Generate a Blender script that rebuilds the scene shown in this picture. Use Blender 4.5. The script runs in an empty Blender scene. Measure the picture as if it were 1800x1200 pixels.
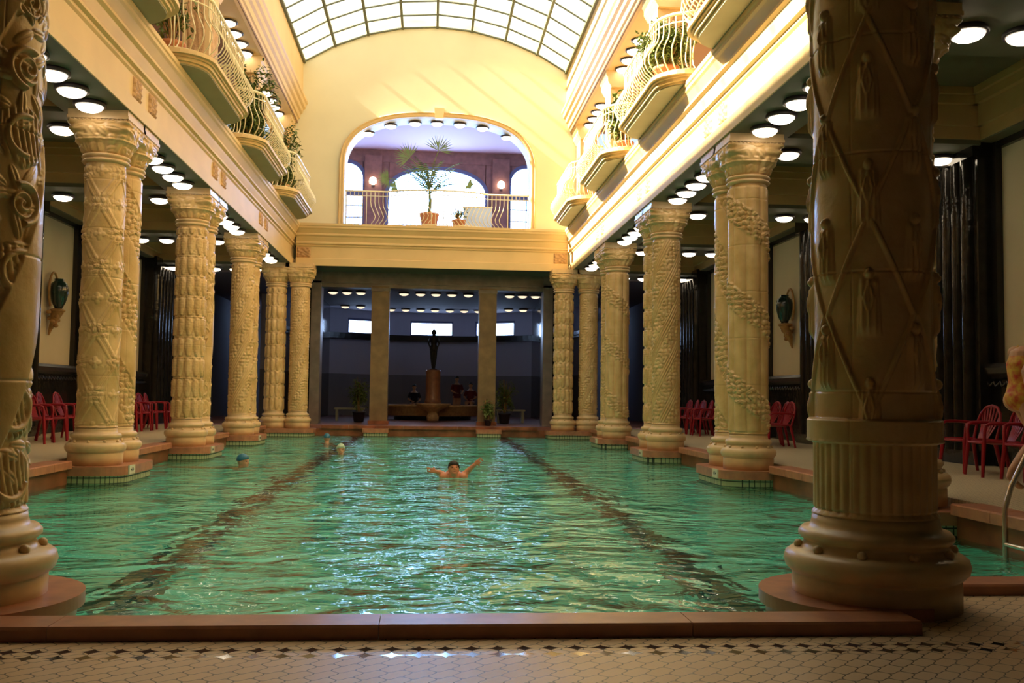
import bpy, bmesh, math, random
import numpy as np
from mathutils import Vector, Matrix
PI = math.pi
random.seed(7)
sc = bpy.context.scene
# ------------------------------------------------------------------ camera
CAM = np.array([-.03, 0, 1.2]); YAW, PIT, ROLL = math.radians(4.8), math.radians(3.27), .013
F = np.array([math.sin(YAW)*math.cos(PIT), math.cos(YAW)*math.cos(PIT), math.sin(PIT)])
R = np.array([math.cos(YAW), -math.sin(YAW), 0]); U = np.cross(R, F)
R, U = math.cos(ROLL)*R + math.sin(ROLL)*U, -math.sin(ROLL)*R + math.cos(ROLL)*U
cd = bpy.data.cameras.new('camera'); cam = bpy.data.objects.new('camera', cd); sc.collection.objects.link(cam)
cd.sensor_width = 36; cd.lens = 34; cd.clip_end = 300
cam.matrix_world = Matrix(((R[0], U[0], -F[0], CAM[0]), (R[1], U[1], -F[1], CAM[1]), (R[2], U[2], -F[2], CAM[2]), (0, 0, 0, 1)))
sc.camera = cam
# ------------------------------------------------------------------ view, world, sun
sc.view_settings.view_transform = 'Standard'; sc.view_settings.look = 'None'
sc.view_settings.gamma = 1; sc.view_settings.exposure = 0.0
sc.cycles.use_light_tree = True
sc.cycles.max_bounces = 7; sc.cycles.diffuse_bounces = 4; sc.cycles.glossy_bounces = 4; sc.cycles.transmission_bounces = 6
sc.cycles.sample_clamp_indirect = 6
W = bpy.data.worlds.new('world'); sc.world = W; W.use_nodes = True
W.node_tree.nodes['Background'].inputs[0].default_value = (.62, .78, 1, 1)
W.node_tree.nodes['Background'].inputs[1].default_value = 1.2
sd = bpy.data.lights.new('sun', 'SUN'); sd.energy = 75; sd.angle = .02; sd.color = (1, .95, .84)
sun = bpy.data.objects.new('sun', sd); sc.collection.objects.link(sun)
sun.rotation_euler = Vector((1, .035, -.76)).to_track_quat('-Z', 'Y').to_euler()
LAMP, SKY, WIN = 9.0, 2.6, 13.0        # radiance of the glass domes, the skylight glass, the daylight windows

# ------------------------------------------------------------------ materials
def M(name, col, rough=.6, metal=0, spec=.5, var=0, vscale=2, bump=0, bscale=30, col2=None, coat=0):
    m = bpy.data.materials.new(name); m.use_nodes = True; nt = m.node_tree; b = nt.nodes['Principled BSDF']
    b.inputs['Base Color'].default_value = (*col, 1); b.inputs['Roughness'].default_value = rough
    b.inputs['Metallic'].default_value = metal; b.inputs['Specular IOR Level'].default_value = spec
    b.inputs['Coat Weight'].default_value = coat; b.inputs['Coat Roughness'].default_value = .12
    tc = nt.nodes.new('ShaderNodeTexCoord')
    if var or col2:
        n = nt.nodes.new('ShaderNodeTexNoise'); n.inputs['Scale'].default_value = vscale; n.inputs['Detail'].default_value = 6
        nt.links.new(tc.outputs['Object'], n.inputs['Vector'])
        r = nt.nodes.new('ShaderNodeValToRGB'); c2 = col2 or tuple(c*(1-var) for c in col)
        r.color_ramp.elements[0].position = .35; r.color_ramp.elements[1].position = .68
        r.color_ramp.elements[0].color = (*c2, 1); r.color_ramp.elements[1].color = (*col, 1)
        nt.links.new(n.outputs[0], r.inputs[0]); nt.links.new(r.outputs[0], b.inputs['Base Color'])
    if bump:
        n = nt.nodes.new('ShaderNodeTexNoise'); n.inputs['Scale'].default_value = bscale; n.inputs['Detail'].default_value = 5
        nt.links.new(tc.outputs['Object'], n.inputs['Vector'])
        p = nt.nodes.new('ShaderNodeBump'); p.inputs['Strength'].default_value = bump; p.inputs['Distance'].default_value = .02
        nt.links.new(n.outputs[0], p.inputs['Height']); nt.links.new(p.outputs[0], b.inputs['Normal'])
    return m

def emis(name, col, s, mottled=0):
    m = bpy.data.materials.new(name); m.use_nodes = True; nt = m.node_tree
    nt.nodes.remove(nt.nodes['Principled BSDF']); e = nt.nodes.new('ShaderNodeEmission')
    e.inputs[0].default_value = (*col, 1); e.inputs[1].default_value = s
    nt.links.new(e.outputs[0], nt.nodes['Material Output'].inputs[0])
    return m

STONE = (.76, .52, .26)
m_stone = M('carved_glazed_stone', STONE, .30, var=.28, vscale=3.5, bump=.25, bscale=14, col2=(.58, .37, .15))
m_base = M('smooth_glazed_stone', (.76, .53, .28), .33, var=.2, vscale=5, bump=.08, bscale=20)
m_ent = M('painted_cornice', (.72, .52, .26), .6, var=.1, vscale=1.2)
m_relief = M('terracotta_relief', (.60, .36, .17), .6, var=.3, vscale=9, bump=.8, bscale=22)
m_wall = M('cream_plaster', (.80, .735, .53), .8, var=.07, vscale=.7, bump=.05, bscale=3)
m_aisle = M('beige_panel_plaster', (.62, .52, .36), .8, var=.1, vscale=1)
m_green = M('olive_painted_ceiling', (.135, .13, .085), .7, var=.12, vscale=2)
m_under = M('grey_green_soffit', (.34, .31, .20), .7, var=.1, vscale=2)
m_coffer = M('ochre_coffer_moulding', (.54, .35, .15), .6, var=.12, vscale=2)
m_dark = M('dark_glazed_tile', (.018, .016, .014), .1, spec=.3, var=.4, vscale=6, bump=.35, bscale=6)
m_darkframe = M('black_frame_tile', (.02, .017, .015), .25)
m_greymarble = M('grey_brown_marble', (.23, .18, .155), .35, var=.3, vscale=4)
m_red = M('red_marble', (.50, .21, .11), .32, var=.4, vscale=7, col2=(.36, .15, .09))
m_red2 = M('dark_red_marble', (.33, .11, .05), .3, var=.5, vscale=3)
m_iron = M('cream_painted_iron', (.80, .72, .48), .45)
m_bar = M('grey_green_glazing_bar', (.10, .11, .07), .6)
m_rim = M('dark_lamp_rim', (.03, .022, .03), .5)
m_lamp = emis('lit_lamp_glass', (1, .82, .58), LAMP)
m_lampdim = emis('dim_lit_lamp_glass', (1, .80, .55), 1.25)
m_chair = M('dark_red_plastic', (.27, .008, .018), .35, spec=.35)
m_steel = M('polished_steel', (.62, .58, .5), .22, 1)
m_skin = M('skin', (.62, .33, .20), .5, var=.12, vscale=9)
m_bronze = M('dark_bronze', (.03, .022, .02), .4, .4)
m_vase = M('dark_green_glaze', (.012, .03, .025), .2, coat=.5)
m_gold = M('ochre_ceramic', (.42, .22, .07), .45, var=.3, vscale=12)
m_leaf = M('leaf_green', (.17, .23, .045), .55, var=.5, vscale=14)
m_leaf2 = M('palm_green', (.16, .24, .08), .55, var=.4, vscale=6)
m_pot = M('terracotta_pot', (.55, .22, .10), .7)
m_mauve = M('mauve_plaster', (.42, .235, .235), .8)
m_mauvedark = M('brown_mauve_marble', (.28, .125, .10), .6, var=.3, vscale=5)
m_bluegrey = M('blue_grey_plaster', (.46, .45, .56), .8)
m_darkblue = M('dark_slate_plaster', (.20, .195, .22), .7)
m_winframe = M('blue_grey_window_frame', (.10, .11, .22), .5)
m_win = emis('daylit_frosted_pane', (.45, .64, 1), WIN)
m_winup = emis('daylit_upper_pane', (.26, .50, 1), 30)

def nodes(m): return m.node_tree.nodes, m.node_tree.links
# skylight glass: frosted, lit by the sky behind, lets part of the sun through
m_pane = bpy.data.materials.new('frosted_skylight_glass'); m_pane.use_nodes = True
N, L = nodes(m_pane); N.remove(N['Principled BSDF'])
e = N.new('ShaderNodeEmission'); t = N.new('ShaderNodeBsdfTransparent'); mx = N.new('ShaderNodeMixShader')
nz = N.new('ShaderNodeTexNoise'); nz.inputs['Scale'].default_value = .8; tc = N.new('ShaderNodeTexCoord')
cr = N.new('ShaderNodeValToRGB'); cr.color_ramp.elements[0].color = (1, .78, .42, 1); cr.color_ramp.elements[1].color = (1, .92, .64, 1)
cr.color_ramp.elements[0].position = .3; cr.color_ramp.elements[1].position = .5
L.new(tc.outputs['Object'], nz.inputs['Vector']); L.new(nz.outputs[0], cr.inputs[0]); L.new(cr.outputs[0], e.inputs[0])
e.inputs[1].default_value = SKY; t.inputs[0].default_value = (1, .93, .74, 1); mx.inputs[0].default_value = .5
L.new(t.outputs[0], mx.inputs[1]); L.new(e.outputs[0], mx.inputs[2]); L.new(mx.outputs[0], N['Material Output'].inputs[0])

def math_node(N, L, op, a, b=None, c=None):
    n = N.new('ShaderNodeMath'); n.operation = op
    for k, v in enumerate((a, b, c)):
        if v is None: continue
        if isinstance(v, (int, float)): n.inputs[k].default_value = v
        else: L.new(v, n.inputs[k])
    return n.outputs[0]

# interlocking curved mosaic; star=True adds the dark double row near the pool kerb
def mosaic(name, c1, c2, cell, star=None, grout=(.09, .07, .04)):
    m = bpy.data.materials.new(name); m.use_nodes = True; N, L = nodes(m); b = N['Principled BSDF']; b.inputs['Roughness'].default_value = .34
    g = N.new('ShaderNodeNewGeometry'); s = N.new('ShaderNodeSeparateXYZ'); L.new(g.outputs['Position'], s.inputs[0])
    f = lambda *a: math_node(N, L, *a)
    u0 = f('DIVIDE', s.outputs[0], cell); v0 = f('DIVIDE', s.outputs[1], cell)
    u = f('ADD', u0, f('MULTIPLY', f('SINE', f('MULTIPLY', v0, 2*PI)), .16))
    v = f('ADD', v0, f('MULTIPLY', f('SINE', f('MULTIPLY', u0, 2*PI)), .16))
    fu = f('ABSOLUTE', f('SUBTRACT', f('FRACT', u), .5)); fv = f('ABSOLUTE', f('SUBTRACT', f('FRACT', v), .5))
    line = f('GREATER_THAN', f('MAXIMUM', fu, fv), .466)
    nz = N.new('ShaderNodeTexNoise'); nz.inputs['Scale'].default_value = 3; nz.inputs['Detail'].default_value = 4
    L.new(g.outputs['Position'], nz.inputs['Vector'])
    wn = N.new('ShaderNodeTexWhiteNoise'); wn.noise_dimensions = '2D'; cx = N.new('ShaderNodeCombineXYZ')
    L.new(f('FLOOR', u), cx.inputs[0]); L.new(f('FLOOR', v), cx.inputs[1]); L.new(cx.outputs[0], wn.inputs['Vector'])
    mc = N.new('ShaderNodeMix'); mc.data_type = 'RGBA'; mc.inputs[6].default_value = (*c1, 1); mc.inputs[7].default_value = (*c2, 1)
    L.new(f('ADD', f('MULTIPLY', nz.outputs[0], .7), f('MULTIPLY', wn.outputs[0], .35)), mc.inputs[0])
    col = mc.outputs[2]
    if star:
        y0, y1 = star
        inb = f('MULTIPLY', f('GREATER_THAN', v0, y0/cell), f('LESS_THAN', v0, y1/cell))
        fu = f('ABSOLUTE', f('SUBTRACT', f('FRACT', f('MULTIPLY', u0, .84)), .5)); fv = f('ABSOLUTE', f('SUBTRACT', f('FRACT', v0), .5))
        dia = f('LESS_THAN', f('ADD', f('POWER', fu, .6), f('POWER', fv, .6)), .69)
        ms = N.new('ShaderNodeMix'); ms.data_type = 'RGBA'; L.new(f('MULTIPLY', inb, dia), ms.inputs[0])
        L.new(col, ms.inputs[6]); ms.inputs[7].default_value = (.055, .045, .05, 1); col = ms.outputs[2]
        L.new(f('SUBTRACT', .36, f('MULTIPLY', f('MULTIPLY', inb, dia), .28)), b.inputs['Roughness'])
    ml = N.new('ShaderNodeMix'); ml.data_type = 'RGBA'; L.new(line, ml.inputs[0]); L.new(col, ml.inputs[6])
    ml.inputs[7].default_value = (*grout, 1); L.new(ml.outputs[2], b.inputs['Base Color'])
    bp = N.new('ShaderNodeBump'); bp.inputs['Distance'].default_value = .004; bp.inputs['Strength'].default_value = .6
    L.new(f('SUBTRACT', 1, line), bp.inputs['Height']); L.new(bp.outputs[0], b.inputs['Normal'])
    return m
m_floor = mosaic('beige_mosaic_with_dark_stars', (.60, .42, .25), (.72, .53, .33), .10, star=(4.3, 4.5))
m_deck = mosaic('cream_deck_mosaic', (.60, .49, .31), (.70, .58, .38), .06)

# pool lining: turquoise tiles with dark lane lines
m_pool = bpy.data.materials.new('turquoise_pool_tile'); m_pool.use_nodes = True; N, L = nodes(m_pool); b = N['Principled BSDF']
g = N.new('ShaderNodeNewGeometry'); s = N.new('ShaderNodeSeparateXYZ'); L.new(g.outputs['Position'], s.inputs[0])
f = lambda *a: math_node(N, L, *a)
lane = f('LESS_THAN', f('ABSOLUTE', f('SUBTRACT', f('ABSOLUTE', s.outputs[0]), 2.2)), .15)
nz = N.new('ShaderNodeTexNoise'); nz.inputs['Scale'].default_value = .55; nz.inputs['Detail'].default_value = 3; L.new(g.outputs['Position'], nz.inputs['Vector'])
mc = N.new('ShaderNodeMix'); mc.data_type = 'RGBA'; mc.inputs[6].default_value = (.12, .80, .74, 1); mc.inputs[7].default_value = (.42, .93, .78, 1)
L.new(nz.outputs[0], mc.inputs[0])
ml = N.new('ShaderNodeMix'); ml.data_type = 'RGBA'; L.new(lane, ml.inputs[0]); L.new(mc.outputs[2], ml.inputs[6]); ml.inputs[7].default_value = (.015, .02, .03, 1)
L.new(ml.outputs[2], b.inputs['Base Color']); b.inputs['Roughness'].default_value = .6

# water
m_water = bpy.data.materials.new('pool_water'); m_water.use_nodes = True; N, L = nodes(m_water); N.remove(N['Principled BSDF'])
tc = N.new('ShaderNodeNewGeometry')
def wave(scale, dist, stretch, detail=2):
    mp = N.new('ShaderNodeMapping'); mp.inputs['Scale'].default_value = stretch; L.new(tc.outputs['Position'], mp.inputs[0])
    n = N.new('ShaderNodeTexNoise'); n.inputs['Scale'].default_value = scale; n.inputs['Detail'].default_value = detail
    n.inputs['Distortion'].default_value = dist; L.new(mp.outputs[0], n.inputs['Vector']); return n.outputs[0]
f = lambda *a: math_node(N, L, *a)
h = f('ADD', f('MULTIPLY', wave(1.25, .8, (1, 1, 1)), .9), f('MULTIPLY', wave(4.2, .9, (1, 1.15, 1)), .20))
h = f('ADD', h, f('MULTIPLY', wave(11, .4, (1, 1, 1), 1), .025))
bp = N.new('ShaderNodeBump'); bp.inputs['Distance'].default_value = .135; bp.inputs['Strength'].default_value = 1
L.new(h, bp.inputs['Height'])
rf = N.new('ShaderNodeBsdfRefraction'); rf.inputs['IOR'].default_value = 1.33; rf.inputs['Roughness'].default_value = .0; rf.inputs[0].default_value = (.80, 1, .93, 1)
tr = N.new('ShaderNodeBsdfTransparent'); tr.inputs[0].default_value = (.75, 1, .9, 1)
gl = N.new('ShaderNodeBsdfGlossy'); gl.inputs['Roughness'].default_value = .02
fr = N.new('ShaderNodeFresnel'); fr.inputs[0].default_value = 1.33
for n_ in (rf, gl, fr): L.new(bp.outputs[0], n_.inputs['Normal'])
m1 = N.new('ShaderNodeMixShader'); m1.inputs[0].default_value = .14; L.new(rf.outputs[0], m1.inputs[1]); L.new(tr.outputs[0], m1.inputs[2])
m2 = N.new('ShaderNodeMixShader'); L.new(fr.outputs[0], m2.inputs[0]); L.new(m1.outputs[0], m2.inputs[1]); L.new(gl.outputs[0], m2.inputs[2])
L.new(m2.outputs[0], N['Material Output'].inputs[0])

# cream tile strip with dark joints under the pedestals
m_tile = bpy.data.materials.new('cream_tile_dark_joints'); m_tile.use_nodes = True; N, L = nodes(m_tile); b = N['Principled BSDF']
g = N.new('ShaderNodeNewGeometry'); s = N.new('ShaderNodeSeparateXYZ'); L.new(g.outputs['Position'], s.inputs[0]); f = lambda *a: math_node(N, L, *a)
q = f('GREATER_THAN', f('ABSOLUTE', f('SUBTRACT', f('FRACT', f('DIVIDE', f('ADD', s.outputs[0], s.outputs[1]), .075)), .5)), .42)
q2 = f('GREATER_THAN', f('ABSOLUTE', f('SUBTRACT', f('FRACT', f('DIVIDE', s.outputs[2], .075)), .5)), .42)
mc = N.new('ShaderNodeMix'); mc.data_type = 'RGBA'; L.new(f('MAXIMUM', q, q2), mc.inputs[0]); mc.inputs[6].default_value = (.40, .42, .24, 1); mc.inputs[7].default_value = (.03, .04, .03, 1)
L.new(mc.outputs[2], b.inputs['Base Color'])

# ------------------------------------------------------------------ mesh helpers
class MB:
    def __init__(s): s.v = []; s.f = []; s.sm = []
    def add(s, vs, fs, smooth=False):
        o = len(s.v); s.v += [tuple(p) for p in vs]; s.f += [tuple(i+o for i in q) for q in fs]; s.sm += [smooth]*len(fs); return s
    def box(s, x0, x1, y0, y1, z0, z1):
        x0, x1 = sorted((x0, x1)); y0, y1 = sorted((y0, y1)); z0, z1 = sorted((z0, z1))
        return s.add([(x0,y0,z0),(x1,y0,z0),(x1,y1,z0),(x0,y1,z0),(x0,y0,z1),(x1,y0,z1),(x1,y1,z1),(x0,y1,z1)],
                     [(0,3,2,1),(4,5,6,7),(0,1,5,4),(1,2,6,5),(2,3,7,6),(3,0,4,7)])
    def bbox(s, c, size, rz=0, bev=0):
        a, b_, h = size[0]/2, size[1]/2, size[2]/2; ca, sa = math.cos(rz), math.sin(rz)
        vs = [(c[0]+x*ca-y*sa, c[1]+x*sa+y*ca, c[2]+z) for z in (-h, h) for x, y in ((-a,-b_),(a,-b_),(a,b_),(-a,b_))]
        return s.add(vs, [(0,3,2,1),(4,5,6,7),(0,1,5,4),(1,2,6,5),(2,3,7,6),(3,0,4,7)])
    def tube(s, pts, r, n=8, cap=True, smooth=True):
        P = [Vector(p) for p in pts]; k = len(P); rs = r if hasattr(r, '__len__') else [r]*k
        o = []; up = None
        for i in range(k):
            d = (P[min(i+1, k-1)] - P[max(i-1, 0)]).normalized()
            if up is None: up = d.orthogonal().normalized()
            up = (up - d*up.dot(d)).normalized(); w = d.cross(up)
            o += [P[i] + (up*math.cos(2*PI*j/n) + w*math.sin(2*PI*j/n))*rs[i] for j in range(n)]
        fs = [(i*n+j, i*n+(j+1) % n, (i+1)*n+(j+1) % n, (i+1)*n+j) for i in range(k-1) for j in range(n)]
        s.add(o, fs, smooth)
        if cap: s.add(o[:n], [tuple(range(n))[::-1]]); s.add(o[-n:], [tuple(range(n))])
        return s
    def lathe(s, prof, n=32, c=(0, 0, 0), smooth=True, cap=True):
        vs = [(c[0]+r*math.cos(2*PI*j/n), c[1]+r*math.sin(2*PI*j/n), c[2]+z) for r, z in prof for j in range(n)]
        k = len(prof); fs = [(i*n+j, i*n+(j+1) % n, (i+1)*n+(j+1) % n, (i+1)*n+j) for i in range(k-1) for j in range(n)]
        if cap: fs += [tuple(range(n))[::-1], tuple((k-1)*n+j for j in range(n))]
        return s.add(vs, fs, smooth)
    def ball(s, c, r, n=12):
        rr = r if hasattr(r, '__len__') else (r, r, r); vs = []
        for i in range(n+1):
            a = PI*i/n; rad = max(math.sin(a), 1e-3)
            vs += [(c[0]+rr[0]*rad*math.cos(PI*j/n), c[1]+rr[1]*rad*math.sin(PI*j/n), c[2]-rr[2]*math.cos(a)) for j in range(2*n)]
        m = 2*n
        return s.add(vs, [(i*m+j, i*m+(j+1) % m, (i+1)*m+(j+1) % m, (i+1)*m+j) for i in range(n) for j in range(m)], True)
    def prism(s, pts, z0, z1):          # outline in xy, counterclockwise
        n = len(pts); vs = [(x, y, z0) for x, y in pts] + [(x, y, z1) for x, y in pts]
        return s.add(vs, [tuple(range(n))[::-1], tuple(range(n, 2*n))] + [(i, (i+1) % n, n+(i+1) % n, n+i) for i in range(n)])
    def extr(s, prof, a0, a1, axis='y'):    # profile (h, z) pulled along y (h = x) or along x (h = y)
        n = len(prof); mk = (lambda h, z, a: (h, a, z)) if axis == 'y' else (lambda h, z, a: (a, h, z))
        vs = [mk(h, z, a0) for h, z in prof] + [mk(h, z, a1) for h, z in prof]
        return s.add(vs, [tuple(range(n)), tuple(range(n, 2*n))[::-1]] + [(i, n+i, n+(i+1) % n, (i+1) % n) for i in range(n)])
    def xf(s, fn): s.v = [tuple(fn(p)) for p in s.v]; return s
    def build(s, name, mat, parent=None, loc=None, fix=True):
        me = bpy.data.meshes.new(name); me.from_pydata(s.v, [], s.f); me.polygons.foreach_set('use_smooth', s.sm)
        if fix:
            bm = bmesh.new(); bm.from_mesh(me); bmesh.ops.recalc_face_normals(bm, faces=bm.faces); bm.to_mesh(me); bm.free()
        me.materials.append(mat); o = bpy.data.objects.new(name, me); sc.collection.objects.link(o)
        if parent: o.parent = parent
        if loc: o.location = loc
        return o

def thing(name, label, cat, loc=(0, 0, 0), rz=0, group=None):
    o = bpy.data.objects.new(name, None); sc.collection.objects.link(o); o.location = loc; o.rotation_euler = (0, 0, rz)
    return tag(o, label, cat, group)
def tag(o, label=None, cat=None, group=None, kind=None):
    if label: o['label'] = label
    if cat: o['category'] = cat
    if group: o['group'] = group
    if kind: o['kind'] = kind
    return o
def struct(o, label=None, cat=None): return tag(o, label, cat, None, 'structure')
def dup(root, loc=None, rz=None, label=None, parent=None):
    r = root.copy(); sc.collection.objects.link(r)
    if parent is not None: r.parent = parent
    if loc is not None: r.location = loc
    if rz is not None: r.rotation_euler = (0, 0, rz)
    if label: r['label'] = label
    for c in list(root.children): dup(c, parent=r)
    return r
ORD = ['first', 'second', 'third', 'fourth', 'fifth', 'sixth', 'seventh', 'eighth', 'ninth', 'tenth', 'eleventh']
# ------------------------------------------------------------------ levels
CX, ARX, WX = 4.5, 4.08, 8.2          # column axis, architrave face, aisle wall
DECK, SOF = .30, 4.95
DP = .70                               # spacing within a pair
YC = [8.9, 13.5, 18.35, 23.3]         # front column of each pair; the rear one stands 0.98 m behind
YE = 28.35                            # end row
# ------------------------------------------------------------------ setting: floors, pool
o = MB().box(-11, 11, -4, 4.75, -.3, .06).build('floor', m_floor); struct(o, 'beige mosaic floor with a row of dark stars in front of the pool', 'floor')
o = MB().box(2.45, 11, 4.75, 5.62, -.3, .06).box(-11, -2.45, 4.75, 5.62, -.3, .06).build('near_side_floor', m_floor, None); o.name = 'floor_near_sides'
struct(o, 'mosaic floor beside the front columns', 'floor')
bk = MB()
for s in (-1, 1):
    bk.box(s*4.9, s*9, 6.1, 28.2, -.3, DECK-.002)
struct(MB().box(-9, 9, 29.15, 48, -.3, DECK-.002).build('floor_end_room', m_mauvedark), 'dark marble floor of the end room', 'floor')
struct(bk.build('floor_deck', m_deck), 'cream mosaic deck along both sides of the pool', 'floor')
pl = MB().box(-5.2, 5.2, 4.5, 29.3, -1.5, -1.35)
pl.box(-5.2, -4.72, 5.6, 29.2, -1.4, -.02).box(4.72, 5.2, 5.6, 29.2, -1.4, -.02).box(-5.2, 5.2, 28.95, 29.3, -1.4, -.02).box(-5.2, 5.2, 4.5, 4.84, -1.4, -.02)
struct(pl.build('floor_pool', m_pool), 'turquoise tiled pool basin with dark lane lines', 'pool basin')
# water surface
ny, nx = 2, 2
w = MB().add([(-4.75, 4.83, 0), (4.75, 4.83, 0), (4.75, 28.98, 0), (-4.75, 28.98, 0)], [(0, 1, 2, 3)])
o = w.build('water', m_water); tag(o, 'rippled green pool water with blue glitter', 'water', None, 'stuff')

# near kerb of pink marble
t = thing('pool_kerb', 'long low pink marble kerb at the near end of the pool', 'kerb', (0, 4.7, .06))
def edge_box(mb, x0, x1, y0, y1, z0, z1, b=.012):
    mb.extr([(y0, z0), (y0, z1-b), (y0+b, z1), (y1-b, z1), (y1, z1-b), (y1, z0)], x0, x1, 'x'); return mb
def local(mb, c): return mb.xf(lambda p: (p[0]-c[0], p[1]-c[1], p[2]-c[2]))
xs = [-2.40, -1.75, -.25, 1.25, 2.40]
for a, b_ in zip(xs, xs[1:]):
    local(edge_box(MB(), a+.002, b_-.002, 4.63, 4.88, -.3, .125), (0, 4.7, .06)).build('kerb_stone', m_red, t)
for s in (1, -1):
    side = 'right' if s > 0 else 'left'
    t2 = thing('pool_kerb', f'short pink marble kerb set back beyond the {side} front column', 'kerb', (s*4, 5.7, .06))
    for a, b_ in ((2.70, 3.9), (3.9, 5.4), (5.4, 6.9)):
        local(edge_box(MB(), min(s*a, s*b_), max(s*a, s*b_)-.003, 5.55, 5.82, -.3, .125), (s*4, 5.7, .06)).build('kerb_stone', m_red, t2)
# banks along the sides: marble coping stones over darker riser
for s in (-1, 1):
    side = 'left' if s < 0 else 'right'
    ys = [5.9] + YC + [27.9]
    spans = [(5.9, 8.35)] + [(YC[i]+(.55 if i == 0 else 1.2), YC[i+1]-.5) for i in range(3)] + [(YC[3]+1.2, 27.84)]
    for i, (y0, y1) in enumerate(spans):
        t = thing('pool_bank', f'{side} bank of the pool, red marble coping stones of the {ORD[i]} bay from the camera', 'pool edge', (s*4.7, (y0+y1)/2, -.1))
        n = max(1, round((y1-y0)/.62)); d = (y1-y0)/n; c = (s*4.7, (y0+y1)/2, -.1)
        for k in range(n):
            a = y0+k*d
            q = MB().extr([(s*4.62, DECK-.10), (s*4.62, DECK-.012), (s*4.632, DECK), (s*4.93, DECK), (s*4.93, DECK-.10)], a+.003, a+d-.003)
            local(q, c).build('coping_stone', m_red, t)
        local(MB().box(s*4.68, s*4.93, y0, y1, -.35, DECK-.10), c).build('riser', m_red2, t)
# far bank
t = thing('pool_bank', 'far bank of the pool, dark red marble step below the pillars', 'pool edge', (0, 28.9, -.1))
for a in np.arange(-3.2, 3.1, .8):
    local(edge_box(MB(), a+.003, a+.797, 28.85, 29.2, DECK-.1, DECK), (0, 28.9, -.1)).build('coping_stone', m_red2, t)
local(MB().box(-3.6, 3.6, 28.93, 29.2, -.35, DECK-.1), (0, 28.9, -.1)).build('riser', m_red2, t)

# ------------------------------------------------------------------ side walls (dark piers, beige panels)
PIERS = [(3.2, 5.6), (8.0, 9.6), (13.35, 15.5), (17.9, 20.2), (22.8, 25.3), (28.0, 30.7)]
for s in (-1, 1):
    side = 'left' if s < 0 else 'right'
    x = s*WX
    wl = MB().box(x, x+s*.3, -4, 31, -.3, 6.0).build('wall_'+side, m_aisle)
    struct(wl, f'{side} aisle wall with beige panels', 'wall')
    edges = [-4] + [v for p in PIERS for v in p]
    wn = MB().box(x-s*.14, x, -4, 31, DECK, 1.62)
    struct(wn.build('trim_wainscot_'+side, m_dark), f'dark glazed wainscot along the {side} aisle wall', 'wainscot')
    sh = MB().extr([(x, 1.50), (x-s*.17, 1.54), (x-s*.24, 1.62), (x-s*.26, 1.70), (x-s*.22, 1.76), (x, 1.78)], -4, 31)
    y = 5.7
    while y < 28: sh.tube([(x-s*.19, y, 1.5), (x-s*.21, y+.08, 1.44), (x-s*.19, y+.16, 1.5)], .02, 5); y += .16
    struct(sh.build('trim_wainscot_cap_'+side, m_darkframe), f'dark moulded ledge on top of the {side} wainscot', 'moulding')
    fr = MB().box(x-s*.08, x, -4, 31, 4.9, 5.1)
    for (a, b_) in PIERS[1:]:
        fr.box(x-s*.1, x, a-.1, a+.04, 1.76, 5.1).box(x-s*.1, x, b_-.04, b_+.1, 1.76, 5.1)
    struct(fr.build('trim_panel_frame_'+side, m_darkframe), f'black frames around the {side} wall panels', 'moulding')
    for i, (a, b_) in enumerate(PIERS):
        z0 = .06 if a < 5 else DECK
        p = MB().box(x-s*.30, x, a+.03, b_-.03, z0, 5.05)
        n = 7; d = (b_-a-.3)/n
        for k in range(n):            # vertical glazed rolls
            c = a+.15+d*(k+.5); p.tube([(x-s*.30, c, z0+.2), (x-s*.30, c, 4.8)], d*.42, 10)
        p.box(x-s*.40, x, a-.02, b_+.02, 4.8, 5.05).box(x-s*.40, x, a-.02, b_+.02, z0, z0+.2)
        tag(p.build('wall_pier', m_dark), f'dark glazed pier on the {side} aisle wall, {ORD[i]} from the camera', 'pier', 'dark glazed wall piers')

# ------------------------------------------------------------------ aisle ceilings with coffers
def coffer(mb_s, mb_c, mb_r, x0, x1, y0, y1, side):
    mb_r.box(x0, x1, y0, y1, 5.72, 5.8)
    steps = [(0, 5.02, 5.2), (.07, 5.2, 5.5), (.16, 5.5, 5.62), (.22, 5.62, 5.72)]
    t0 = .25
    for k, za, zb in steps:                 # mouldings run round the recess, stepping inward upwards
        mb_c.box(x0-.02, x1+.02, y0-.02, y0+k+.02, za, zb).box(x0-.02, x1+.02, y1-k-.02, y1+.02, za, zb)
        mb_c.box(x0-.02, x0+k+.02, y0, y1, za, zb).box(x1-k-.02, x1+.02, y0, y1, za, zb)
rows = [9.1, 14.0, 18.95, 24.0, 29.3]
for s in (-1, 1):
    side = 'left' if s < 0 else 'right'
    S, C, Rr = MB(), MB(), MB()
    S.box(s*(ARX+.02), s*5.0, 4.75, 31, SOF+.0, SOF+.12)
    S.box(s*7.9, s*(WX+.3), 4.75, 31, 5.0, 5.12)
    for y in rows: S.box(s*5.0, s*7.9, y-.72, y+.72, SOF, SOF+.12)
    S.box(s*5.0, s*7.9, 4.75, 6.0, SOF, SOF+.12)
    yb = [6.0] + [v for y in rows for v in (y-.72, y+.72)] + [31]
    for a, b_ in zip(yb[::2], yb[1::2]):
        xa, xb = sorted((s*5.0, s*7.9)); coffer(S, C, Rr, xa, xb, a, b_, side)
    struct(S.build('ceiling_'+side, m_green), f'olive soffit strips of the {side} aisle ceiling', 'ceiling')
    struct(Rr.build('ceiling_recess_'+side, m_green), f'recessed olive ceiling fields of the {side} aisle', 'ceiling')
    struct(C.build('trim_coffer_'+side, m_coffer), f'ochre mouldings round the {side} ceiling coffers', 'moulding')
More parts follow.
